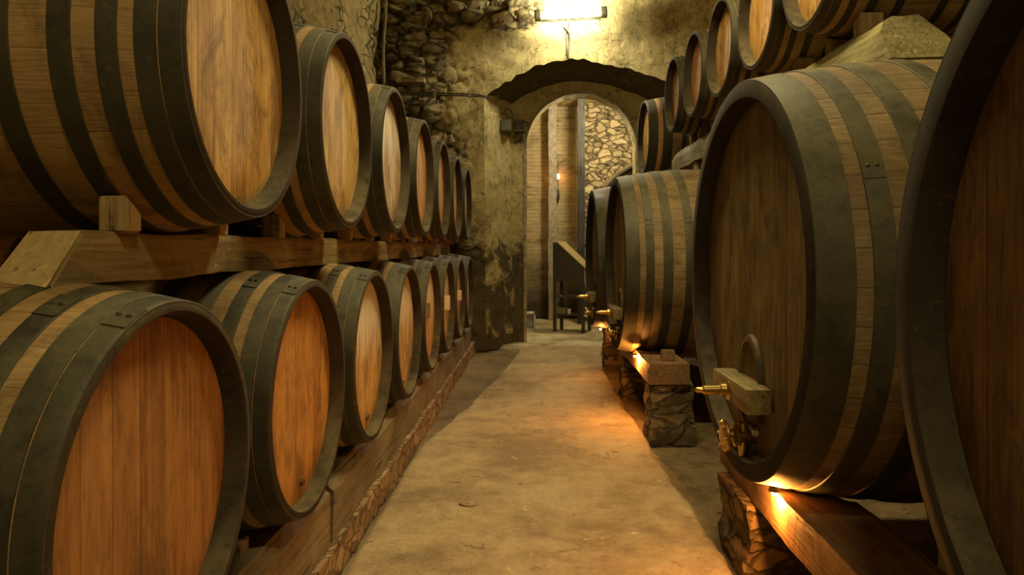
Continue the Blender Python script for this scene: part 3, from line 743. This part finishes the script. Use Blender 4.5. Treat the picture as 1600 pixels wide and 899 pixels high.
def jamb(x_top, z_top, x_bot, s, n=NJ, a=.02):
    out = []
    for k in range(n+1):
        t = k/n; z = z_top*t; x = x_bot+(x_top-x_bot)*t
        out.append((x + a*noise.noise(Vector((z*2.5, s, 0)))*math.sin(PI*min(1, t*1.0))**.3*(1 if t < 1 else 0) + a*.5*noise.noise(Vector((z*9, s, 0)))*(1 if 0 < t < 1 else 0), z))
    return out
jl = jamb(fa[0][0], fa[0][1], -.76, 3); jr = jamb(fa[-1][0], fa[-1][1], 2.14, 4)
jbl = jamb(ba[0][0], ba[0][1], -.36, 6); jbr = jamb(ba[-1][0], ba[-1][1], 2.04, 7)
ZT = 6.6
def disp(x, z, seed, rub):
    q = Vector((x*1.2, seed, z*1.2)); d = .05*noise.noise(q) + .02*noise.noise(q*3.2)+ .008*noise.noise(q*9)
    if rub > .01:
        c = noise.voronoi(Vector((x*3.2+.4*noise.noise(q*2), seed, z*5.2)))[0]
        d += rub*(.075*min(1, (c[1]-c[0])*3.0)**.7 + .05*(noise.cell(Vector(noise.voronoi(Vector((x*3.2+.4*noise.noise(q*2), seed, z*5.2)))[1][0])*3)))
    return d
def wall_with_arch(name, Y, x0, x1, jl, arch, jr, ztop, m, plaster_fn, damp_fn, hx=.024, sgn=-1, seed=0, flat=1.0):
    bm = bmesh.new(); la = bm.verts.layers.float_color.new('plaster'); ld = bm.verts.layers.float_color.new('damp')
    NJ_ = len(jl)-1; NT = 100
    outline = list(jl)+list(arch)+list(jr)
    def vtx(x, z, edge=False):
        dmin = min((x-a)**2+(z-b)**2 for a, b in outline[::3])**.5
        f = min(1, dmin/.22)
        p = plaster_fn(x, z); v = bm.verts.new((x, Y + sgn*disp(x, z, seed, 1-p)*f*flat, z))
        v[la] = (p, p, p, 1); dd = damp_fn(x, z); v[ld] = (dd, dd, dd, 1); return v
    cols = []
    nl = max(2, int((jl[0][0]-x0)/hx)); nr = max(2, int((x1-jr[0][0])/hx))
    # left of opening, then over the arch, then right
    for i in range(nl+1):
        t = i/nl; c = []
        for j, (xj, z) in enumerate(jl): c.append(vtx(x0+(xj-x0)*t, z))
        xa, za = arch[0]
        x = x0+(xa-x0)*t
        for k in range(1, NT+1): c.append(vtx(x, za+(ztop-za)*k/NT))
        cols.append(c)
    for i in range(nl):
        for j in range(len(cols[0])-1): bm.faces.new((cols[i][j], cols[i+1][j], cols[i+1][j+1], cols[i][j+1]))
    prev = cols[-1][NJ_:]
    for (xa, za) in arch[1:]:
        c = [vtx(xa, za+(ztop-za)*k/NT) for k in range(NT+1)]
        for j in range(NT): bm.faces.new((prev[j], c[j], c[j+1], prev[j+1]))
        prev = c
    prev_full = None
    for i in range(nr+1):
        t = i/nr; c = []
        for j, (xj, z) in enumerate(jr):
            if i == 0 and j == NJ_: c.append(prev[0])
            else: c.append(vtx(xj+(x1-xj)*t, z))
        xa, za = arch[-1]
        for k in range(1, NT+1): c.append(prev[k] if i == 0 else vtx(xa+(x1-xa)*t, za+(ztop-za)*k/NT))
        if prev_full:
            for j in range(len(c)-1): bm.faces.new((prev_full[j], c[j], c[j+1], prev_full[j+1]))
        prev_full = c
    return struct(obj(name, bm, m, None, True, merge=False))
def sm(a, b, x):
    t = max(0, min(1, (x-a)/(b-a))); return t*t*(3-2*t)
def pl1(x, z):
    n = .5*noise.noise(Vector((x*1.1, 0, z*1.1+4)))
    left = sm(-1.55+n, -.75+n, x)                     # bare rubble towards the left corner
    low = sm(1.4, 2.2, z + n*.8)                      # lower wall has lost its plaster
    top = 1-sm(4.55, 4.8, z-.4*x*0+n*.3)*(1-sm(-.2, .4, x))
    return max(0, min(1, left*(.72+.28*low)*max(.2, top)))
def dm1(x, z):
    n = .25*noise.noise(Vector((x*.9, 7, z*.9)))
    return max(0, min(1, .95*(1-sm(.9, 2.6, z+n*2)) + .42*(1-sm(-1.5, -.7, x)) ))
wall_with_arch('wall_end', Y1, -2.45, 2.95, jl, fa, jr, ZT, M['end_wall'], pl1, dm1)
# splayed reveal between the two arches
def reveal(name, A, B, YA, YB, m, n=14, amp=.030, damp_shade_f=None, plasterf=None, idx=False):
    bm = bmesh.new(); la = bm.verts.layers.float_color.new('plaster'); ld = bm.verts.layers.float_color.new('damp')
    g = []
    for i, (a, b) in enumerate(zip(A, B)):
        row = []
        for k in range(n+1):
            t = k/n; x = a[0]+(b[0]-a[0])*t; z = a[1]+(b[1]-a[1])*t; y = YA+(YB-YA)*t
            f = min(1, t*6, (1-t)*6)
            d = noise.noise_vector(Vector((x*2.2, y*2.2, z*2.2)))*amp + noise.noise_vector(Vector((x*7, y*7, z*7)))*amp*.5
            v = bm.verts.new(Vector((x, y, z)) + d*f)
            p = plasterf(x, z) if plasterf else 1; dd = (damp_shade_f(x, z, i) if idx else damp_shade_f(x, z)) if damp_shade_f else 0
            v[la] = (p, p, p, 1); v[ld] = (dd, dd, dd, 1); row.append(v)
        g.append(row)
    for i in range(len(g)-1):
        for k in range(n): bm.faces.new((g[i][k], g[i+1][k], g[i+1][k+1], g[i][k+1]))
    return struct(obj(name, bm, m, None, True, merge=False))
OA = jl + fa[1:] + jr[::-1][1:]; OB = jbl + ba[1:] + jbr[::-1][1:]
soffit_shade_f = lambda x, z: 1.0 if z > 3.62 and x > -.7 else dm1(-.9, z)*.9
reveal('trim_1', OA, OB, Y1, Y2, M['end_wall'], damp_shade_f=lambda x, z, i=0: (1.0 if len(jl)+1 <= i < len(OA)-len(jr) else dm1(-.7, z)*.8), plasterf=lambda x, z: .95 if z > 1.8 else .75, idx=True)  # whole arch soffit coloured dark: painted shade plus dirt; jambs only damp
# inner wall with the doorway
dx0, dx1 = wpt(822, 0, Y2)[0], wpt(994, 0, Y2)[0]
cxr = (dx0+dx1)/2; rad = (dx1-dx0)/2; zc2 = wpt(0, 145, Y2)[1]; zs2 = zc2-rad*.98
arch2 = [(cxr-rad*math.cos(PI*k/60), zs2 + (zc2-zs2)*math.sin(PI*k/60)) for k in range(61)]
arch2 = [arch2[0]] + [jag(p, 11, .008) for p in arch2[1:-1]] + [arch2[-1]]
j2l = [(dx0 + (.006*noise.noise(Vector((k*.2, 1, 1))) if 0 < k < 60 else 0), zs2*k/60) for k in range(61)]
j2r = [(dx1 + (.01*noise.noise(Vector((k*.2, 5, 1))) if 0 < k < 60 else 0), zs2*k/60) for k in range(61)]
def pl2(x, z): return .9 if z > 1.6 else .75
def dm2(x, z): return max(0, min(1, .95*(1-sm(1.0, 2.0, z)) + .75*math.exp(-((x+.32)/.16)**2-((z-3.18)/.16)**2)))
wall_with_arch('wall_inner', Y2, -1.2, 2.5, j2l, arch2, j2r, 4.5, M['end_wall'], pl2, dm2, hx=.03, seed=3, flat=.3)
O2 = j2l+arch2[1:]+j2r[::-1][1:]
reveal('door_1', O2, [(p[0], p[1]) for p in O2], Y2, Y2+.42, M['end_wall'], 8, .008, damp_shade_f=lambda x, z: .3 if z > 1.5 else .8, plasterf=lambda x, z: .9)
# narrow casing strip around the doorway edge
bm = bmesh.new(); 
def off_out(P, w):
    out = []
    for i, p in enumerate(P):
        a = Vector(P[max(0, i-1)]); b = Vector(P[min(len(P)-1, i+1)]); t = (b-a).normalized(); nrm = Vector((-t.y, t.x))
        out.append((p[0]+nrm.x*w, p[1]+nrm.y*w))
    return out
Oo = off_out(O2, .035); Oi = off_out(O2, -.012)
for i in range(len(O2)-1):
    q = [bm.verts.new((P[k][0], y, P[k][1])) for k in (i, i+1) for P, y in ((Oo, Y2-.022), (Oi, Y2-.022), (Oi, Y2+.03), (Oo, Y2+.03))]
    bm.faces.new((q[0], q[1], q[5], q[4])); bm.faces.new((q[1], q[2], q[6], q[5])); bm.faces.new((q[0], q[4], q[7], q[3]))
struct(obj('trim_2', bm, M['casing'], None, True))

# side walls, back wall behind the camera, ceiling
def PWL(u, v):
    y = -1.6+11.9*u; z = ZT*v; q = Vector((1, y, z))
    c = noise.voronoi(Vector((4, y*3.0, z*4.2)))[0]
    return Vector((-2.30 + .07*noise.noise(q*1.1) + .03*noise.noise(q*3.5) + .012*noise.noise(q*9) - .03*(1-min(1, (c[1]-c[0])*2.5)), y, z))
bm = bmesh.new(); grid_surface(bm, PWL, 300, 130); struct(obj('wall_left', bm, M['side_wall']))
def PWR(u, v):
    y = -1.6+11.9*u; z = ZT*v; q = Vector((6, y, z))
    return Vector((2.80 + .06*noise.noise(q*1.1) + .02*noise.noise(q*4), y, z))
bm = bmesh.new(); grid_surface(bm, PWR, 120, 60); struct(obj('wall_right', bm, M['side_wall']))
def PWB(u, v):
    x = -2.5+5.5*u; z = ZT*v; return Vector((x, -1.5 + .05*noise.noise(Vector((x, 3, z))), z))
bm = bmesh.new(); grid_surface(bm, PWB, 50, 50); struct(obj('wall_back', bm, M['side_wall']))
def PC(u, v):
    x = -2.5+5.45*u; y = -1.6+11.9*v; zz = 5.6 + .7*math.sin(PI*u) + .03*noise.noise(Vector((x*1.5, y*1.5, 2)))
    return Vector((x, y, zz))
bm = bmesh.new(); grid_surface(bm, PC, 50, 110); struct(obj('ceiling', bm, M['side_wall']))

# far room
def PFF(u, v):
    x = -1.6+5.8*u; y = 10.42+4.2*v; q = Vector((x*1.5, y*1.5, 4))
    return Vector((x, y, .042 + .006*noise.noise(q) + .004*noise.noise(q*5) - .06*(1-min(1, v*4.2/.06))))
bm = bmesh.new(); grid_surface(bm, PFF, 80, 90); struct(obj('floor_far', bm, M['far_floor']))
def PB(u, v):
    x = -1.6+4.6*u; z = 4.4*v; q = Vector((x, 14, z)); return Vector((x, 14.3+.03*noise.noise(q*1.5)+.01*noise.noise(q*6), z))
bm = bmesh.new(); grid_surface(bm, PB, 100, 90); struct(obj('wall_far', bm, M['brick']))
def PS(u, v):
    x = .86+3.3*u; z = 4.4*v; q = Vector((x, 3, z)); c = noise.voronoi(Vector((x*3.9, 9, z*5.6)))[0]
    return Vector((x, 14.0+.12*u+.02*noise.noise(q*2)-.05*min(1, (c[1]-c[0])*2.2), z))
bm = bmesh.new(); grid_surface(bm, PS, 150, 200)
bm2 = None
struct(obj('wall_far_right', bm, M['room_stone']))
bm = bmesh.new(); grid_surface(bm, lambda u, v: Vector((.86, 14.0+.3*u, 4.4*v)), 4, 20); struct(obj('wall_far_return', bm, M['room_stone']))
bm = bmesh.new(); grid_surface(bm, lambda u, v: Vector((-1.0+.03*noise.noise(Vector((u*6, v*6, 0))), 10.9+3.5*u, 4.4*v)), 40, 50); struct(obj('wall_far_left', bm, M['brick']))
bm = bmesh.new(); grid_surface(bm, lambda u, v: Vector((4.1, 10.9+3.5*u, 4.4*v)), 20, 20); struct(obj('wall_far_side', bm, M['room_stone']))
bm = bmesh.new(); grid_surface(bm, lambda u, v: Vector((-1.6+5.9*u, 10.9+3.6*v, 4.35)), 20, 20); struct(obj('ceiling_far', bm, M['side_wall']))
# posts
bm = bmesh.new(); rough_beam(bm, [(0, 0), (0, .16), (.165, .16), (.165, 0)], (0, 4.3), (0, 0), .008, 51)
for v in bm.verts: v.co = Vector((v.co.x, v.co.z, v.co.y))
tag(obj('lime_washed_post', bm, M['plaster_post'], None, True, (.19, 13.95, .04)), 'pale lime-washed upright post behind the writing desk, seen through the doorway', 'post')
bm = bmesh.new(); rough_beam(bm, [(0, 0), (0, .12), (.135, .12), (.135, 0)], (0, 4.3), (0, 0), .005, 52)
for v in bm.verts: v.co = Vector((v.co.x, v.co.z, v.co.y))
tag(obj('timber_post', bm, M['post'], None, True, (.735, 13.3, .04)), 'dark grey upright timber post in front of the stone wall beyond the doorway', 'post')
# wall lamp with a small orange glow
wl = thing('wall_lamp', 'small dark wall lamp with an orange glowing bulb beyond the doorway', 'lamp', (.39, 14.22, EYE+1.20))
bm = bmesh.new(); cyl(bm, (0, -.0, -.02), (0, .0, -.28), .012, .012, 10); cyl(bm, (0, 0, 0), (0, 0, .5), .006, .006, 8); cyl(bm, (0, .06, -.1), (0, -.01, -.1), .03, .02, 12)
box(bm, -.03, .03, -.03, .03, -.24, -.06, .006); obj('bracket', bm, M['dark_metal'], wl)
bm = bmesh.new(); bmesh.ops.create_uvsphere(bm, u_segments=14, v_segments=10, radius=.035)
for v in bm.verts: v.co.z *= 1.6
obj('bulb', bm, M['ember'], wl, True, (0, -.03, .22))
# vat in the far room
cask('wine_vat', 'round dark vat end half hidden behind the orange-banded cask, before the far wall', 'vat', (2.28, 12.72, EYE+.30), PI*1.5-.10, .9, 1.33, 1.40, [(.004, .10), (.16, .23), (.67, .74), (.8, .898)], .08, VM, wall=.05, seg=96, tint=(.8, .7, .6, 1))
beam_obj('cradle_beam', [(1.25, .04), (1.25, .40), (3.4, .40), (3.4, .04)], (12.85, 13.05), M['beam_vat'], 'front cradle timber under the round vat beyond the doorway', seed=61)
beam_obj('cradle_beam', [(1.25, .04), (1.25, .40), (3.4, .40), (3.4, .04)], (13.35, 13.55), M['beam_vat'], 'rear cradle timber under the round vat beyond the doorway', seed=62)
# writing desk
dk = thing('writing_desk', 'tall dark standing desk with sloping lid, open shelves and pale front panel, beyond the doorway', 'desk', (.24, 12.07, .045), -.36)
W_, D_ = .56, .42
H0, H1, HB = 1.53, 1.09, .86
def dpart(name, verts, faces, m, lab=None):
    bm = bmesh.new(); vs = [bm.verts.new(v) for v in verts]
    for f in faces: bm.faces.new([vs[k] for k in f])
    bmesh.ops.recalc_face_normals(bm, faces=bm.faces[:]); bmesh.ops.bevel(bm, geom=bm.edges[:], offset=.004, segments=2, affect='EDGES')
    o = obj(name, bm, m, dk, False)
    if lab: o['label'] = lab
    return o
x1t = .07
pv = [(0, 0, HB), (W_, 0, HB), (W_, 0, H1), (x1t, 0, H0), (0, 0, H0)]
pvb = [(x, D_, z) for x, _, z in pv]
dpart('cabinet_body', pv+pvb, [(0, 1, 2, 3, 4), (9, 8, 7, 6, 5), (0, 5, 6, 1), (1, 6, 7, 2), (2, 7, 8, 3), (3, 8, 9, 4), (4, 9, 5, 0)], M['desk'])
sl = Vector((W_-x1t, 0, H1-H0)).normalized(); nn = Vector((-sl.z, 0, sl.x))
a = Vector((x1t-.005, 0, H0)); bq = Vector((W_+.015, 0, H1-.01))
lid = []
for y in (-.012, D_+.012):
    for p, h in ((a, .002), (bq, .002), (bq, .022), (a, .022)): lid.append(tuple(p + nn*h + Vector((0, y, 0))))
dpart('lid', lid, [(0, 1, 2, 3), (7, 6, 5, 4), (0, 4, 5, 1), (1, 5, 6, 2), (2, 6, 7, 3), (3, 7, 4, 0)], M['desk_top'], 'sloping wooden lid')
bm = bmesh.new(); box(bm, W_, W_+.012, .01, D_-.01, HB-.02, H1-.02, .003); o = obj('front_panel', bm, M['panel_pale'], dk, False); o['label'] = 'pale front panel'
bm = bmesh.new(); box(bm, W_+.012, W_+.018, .06, .10, .97, .98); box(bm, W_+.012, W_+.018, .25, .29, .96, .97); obj('keyhole_plate', bm, M['dark_metal'], dk, False)
for x in (0, W_-.05):
    for y in (0, D_-.05):
        bm = bmesh.new(); box(bm, x, x+.05, y, y+.05, 0, HB+.01, .004); obj('leg', bm, M['desk'], dk, False)
for z in (.58, .285):
    bm = bmesh.new(); box(bm, .01, W_-.01, .01, D_-.01, z, z+.022, .003); obj('shelf', bm, M['desk'], dk, False)
for z in (.585, .29):
    bm = bmesh.new(); box(bm, W_-.012, W_+.006, .0, D_, z, z+.026, .002); o = obj('rail', bm, M['panel_pale'], dk, False); o['label'] = 'pale edge strip of a shelf'
def on_desk(x, y, z): 
    c, s_ = math.cos(-.36), math.sin(-.36); return (.24+x*c-y*s_, 12.07+x*s_+y*c, .045+z)
bm = bmesh.new()
prof = [(0, 0), (0, .026), (.002, .028), (.085, .035), (.088, .034), (.086, .031), (.008, .024), (.006, 0)]
for (za, ra), (zb_, rb_) in zip(prof[:-1], prof[1:]):
    pass
lathe_x(bm, prof, 28)
for v in bm.verts: v.co = Vector((v.co.z, v.co.y, v.co.x))
tag(obj('cup', bm, M['cup'], None, True, on_desk(.27, .07, .308)), 'small white cup on the lower shelf of the standing desk', 'cup')
bm = bmesh.new(); box(bm, -.09, .09, -.05, .05, 0, .10, .004); box(bm, -.092, .092, -.052, .052, .082, .104, .003)
o = tag(obj('small_box', bm, M['olive_box'], None, False, on_desk(.13, .08, .308)), 'olive lidded box beside the cup on the lower shelf of the desk', 'box'); o.rotation_euler = (0, 0, -.36)
bm = bmesh.new(); cyl(bm, (-.13, 0, .006), (.13, 0, .03), .005, .009, 10); cyl(bm, (-.16, 0, .006), (-.10, 0, .008), .022, .016, 14)
o = tag(obj('wine_thief', bm, M['steel'], None, True, on_desk(.26, .07, .604)), 'slim metal rod lying on the upper shelf of the standing desk', 'tool'); o.rotation_euler = (0, 0, -.36)
# open crate on the floor left of the doorway's far side
bm = bmesh.new(); X0, X1_, YA, YB_, ZA, ZB = -.30, -.06, 12.35, 12.62, .045, .345; tk = .03
box(bm, X0, X1_, YA, YB_, ZB-tk, ZB, .003); box(bm, X0, X1_, YA, YB_, ZA, ZA+tk*.5, .003); box(bm, X0, X0+tk, YA, YB_, ZA, ZB, .003); box(bm, X1_-tk, X1_, YA, YB_, ZA, ZB, .003); box(bm, X0, X1_, YB_-tk, YB_, ZA, ZB, .003)
tag(obj('open_box', bm, M['panel_pale'], None, False), 'small grey open-fronted box on the floor just beyond the doorway', 'box')

# ------------------------------------------------------------------ fittings on the end wall
fx = thing('tube_lamp', 'glowing fluorescent tube lamp fixed on the wall above the arch', 'lamp', (.445, 9.80, EYE+3.25)); fx.rotation_euler = (0, -.055, 0)
bm = bmesh.new(); box(bm, -.42, .42, .0, .05, -.085, -.062, .004); box(bm, -.42, .42, .0, .012, -.085, -.05, .002); obj('tray', bm, M['olive_box'], fx, False)
for s in (-1, 1):
    bm = bmesh.new(); box(bm, s*.46-.047, s*.46+.047, -.03, .07, -.07, .07, .012); box(bm, s*.46-.035, s*.46+.035, -.038, -.03, -.05, .05, .004); c_ = obj('end_cap', bm, M['cap'], fx, False)
bm = bmesh.new(); lathe_x(bm, [(-.42, 0), (-.42, .019), (.42, .019), (.42, 0)], 20); obj('tube', bm, M['tube'], fx, True, (0, .02, .0))
bm = bmesh.new(); tube(bm, spline([(-.05, -.035, .02), (-.105, -.035, .01), (-.12, -.03, -.03), (-.05, -.04, -.045), (.02, -.03, -.03), (.0, -.035, .01), (-.05, -.035, .02)]), .006, 8)
cyl(bm, (-.05, -.02, .03), (-.05, -.03, -.10), .012, .012, 10); obj('bracket', bm, M['olive_box'], fx)
bm = bmesh.new()
P0 = lambda px, py, Y: ((px-842)/1100*Y, Y, EYE+(386-py)/1100*Y)
tube(bm, spline([P0(878, 36, 9.85), P0(882, 44, 9.86), P0(888, 52, 9.95), P0(889, 66, 10.0), P0(887, 80, 10.02), P0(887, 92, 10.06)]), .020, 10)
tag(obj('lamp_stem', bm, M['conduit'], None, True), 'crooked thick cable stem running from the tube lamp down to the arch crown', 'cable')
bm = bmesh.new()
tube(bm, spline([P0(889, 34, 9.84), P0(888, 44, 9.9), P0(884, 56, 9.98), P0(885, 70, 10.0), P0(884, 88, 10.02)]), .007, 8)
tag(obj('thin_wire', bm, M['cable'], None, True), 'thin dark wire beside the crooked cable stem of the tube lamp', 'wire')
# twin cables along the wall with clips
for k, dz in enumerate((0, 1)):
    bm = bmesh.new()
    tube(bm, spline([P0(618, 143+dz*4, 9.93), P0(650, 145+dz*3.6, 9.94), P0(678, 144+dz*4, 9.95), P0(700, 146+dz*3, 9.95), P0(733, 147+dz*3, 9.96), P0(757, 150+dz*2, 10.0), P0(762, 153+dz*2, 10.07)]), .011, 8)
    tag(obj('wall_cable', bm, M['cable'], None, True), ['upper of the two dark cables clipped along the stone wall left of the arch', 'lower of the two dark cables clipped along the stone wall left of the arch'][k], 'cable')
for px, w in ((678, 'left'), (733, 'right')):
    bm = bmesh.new(); x, y, z = P0(px, 147, 9.93); box(bm, x-.012, x+.012, y-.005, y+.09, z-.045, z+.045, .004)
    tag(obj('cable_clip', bm, M['conduit'], None, False), '%s of the two small clips holding the twin wall cables' % w, 'clip')
bm = bmesh.new(); tube(bm, spline([P0(603, -20, 9.9), P0(602, 30, 9.9), P0(599, 66, 9.9), P0(599, 100, 9.9), P0(600, 133, 9.9), P0(600, 300, 9.9), P0(600, 384, 9.9), (-2.18, 9.9, .17)]), .022, 10)
for py in (66, 10): 
    x, y, z = P0(600, py, 9.9); cyl(bm, (x, y, z-.02), (x, y, z+.02), .03, .03, 12)
tag(obj('conduit_pipe', bm, M['conduit'], None, True), 'vertical conduit pipe in the corner of the left and end walls', 'pipe')
# ledge stone over a socket hole
bm = bmesh.new(); x, y, z = P0(641, 126, 9.9); stone_block(bm, x-.20, x+.20, y-.06, y+.2, z-.03, z+.035, .008, .03, 8)
tag(obj('stone_ledge', bm, M['side_wall'], None, True), 'narrow stone ledge jutting from the end wall above the twin cables', 'stone')
# junction boxes on the reveal
for k, (px, w, lab) in enumerate(((790, .085, 'left of two grey junction boxes beside the doorway arch, with a looped cable on top'), (811, .085, 'right of two grey junction boxes beside the doorway arch'))):
    jb = thing('junction_box', lab, 'box', P0(px, 196, 10.48 if k == 0 else 10.66))
    bm = bmesh.new(); box(bm, -w, w, 0, .12 if k else .30, -.09, .09, .008); obj('case', bm, M['box_dark'], jb, False)
    bm = bmesh.new(); box(bm, -w*.8, w*.8, -.012, .0, -.05 if k else -.075, .075 if not k else .03, .004); obj('cover', bm, M['box_dark'] if not k else M['dark_metal'], jb, False)
bm = bmesh.new(); tube(bm, spline([P0(783, 179, 10.45), P0(792, 171, 10.45), P0(799, 174, 10.5), P0(801, 186, 10.55)]), .012, 8)
tag(obj('cable_loop', bm, M['cable'], None, True), 'short looped cable above the left junction box', 'cable')
bm = bmesh.new(); tube(bm, spline([P0(819, 190, 10.65), P0(824, 192, 10.66), P0(828, 193, 10.72)]), .010, 8)
tag(obj('cable_stub', bm, M['cable'], None, True), 'short cable stub right of the right junction box', 'cable')

# small lamps on the vat beams
def add_light(name, kind, loc, energy, color, size=.1, rot=None, **kw):
    l = bpy.data.lights.new(name, kind); l.energy = energy; l.color = color
    if kind == 'AREA': l.shape = 'RECTANGLE'; l.size = size[0]; l.size_y = size[1]
    else: l.shadow_soft_size = size
    for k, v in kw.items(): setattr(l, k, v)
    o = bpy.data.objects.new(name, l); C.objects.link(o); o.location = loc
    if rot: o.rotation_euler = rot
    return o
ORG = (1.0, .36, .06)
for (x, y, z, face, lab, pw) in ((.930, 2.78, EYE-.968, .948, 'tiny glowing orange spotlight on the near vat beam', 26),
                           (.800, 5.86, EYE-.905, .820, 'tiny glowing orange spotlight on the far vat beam', 26),
                           (.70, 8.0, EYE-.93, .79, 'tiny glowing orange spotlight by the farthest vat', 6)):
    sp = thing('spot_lamp', lab, 'lamp', (x, y, z), 0, 'small spotlights on the vat beams')
    bm = bmesh.new(); cyl(bm, (0, 0, .022), (.0, 0, .004), .020, .024, 16); cyl(bm, (0, 0, .014), (face-x, 0, .014), .007, .007, 10); obj('housing', bm, M['brass'], sp)
    bm = bmesh.new(); bmesh.ops.create_uvsphere(bm, u_segments=12, v_segments=8, radius=.013); obj('bulb', bm, M['bulb'], sp, True, (0, 0, -.002))
    add_light('spot_glow', 'POINT', (x, y, z-.032), pw, ORG, .015)

# ------------------------------------------------------------------ light of the place
WARM = (1.0, .82, .40)
for k in (-1, 0, 1):
    add_light('tube_light', 'POINT', (.445+.22*k, 9.72, EYE+3.25+.012*k), 46, (1.0, .88, .58), .05)
add_light('vault_lamp_mid', 'AREA', (.42, 3.9, 4.7), 120, WARM, (.9, .12), (0, 0, 0))
add_light('vault_lamp_near', 'AREA', (.55, -.4, 4.4), 72, WARM, (.9, .12), (0, 0, 0))
add_light('far_room_lamp', 'POINT', (.95, 12.2, 3.9), 190, (1.0, .84, .50), .12)
w = bpy.data.worlds.new('world'); S.world = w; w.use_nodes = True
w.node_tree.nodes['Background'].inputs[0].default_value = (.02, .014, .012, 1); w.node_tree.nodes['Background'].inputs[1].default_value = .3

cam = bpy.data.cameras.new('camera'); cam.sensor_width = 36; cam.lens = 36*1100/1600
cam.shift_x = (800-842)/1600; cam.shift_y = -(449.5-386)/1600; cam.clip_start = .02
co = bpy.data.objects.new('camera', cam); C.objects.link(co); co.location = (0, 0, EYE); co.rotation_euler = (math.radians(90), 0, 0)
S.camera = co
S.view_settings.view_transform = 'Standard'; S.view_settings.look = 'None'; S.view_settings.exposure = 0.15; S.view_settings.gamma = 1
S.view_settings.use_curve_mapping = False
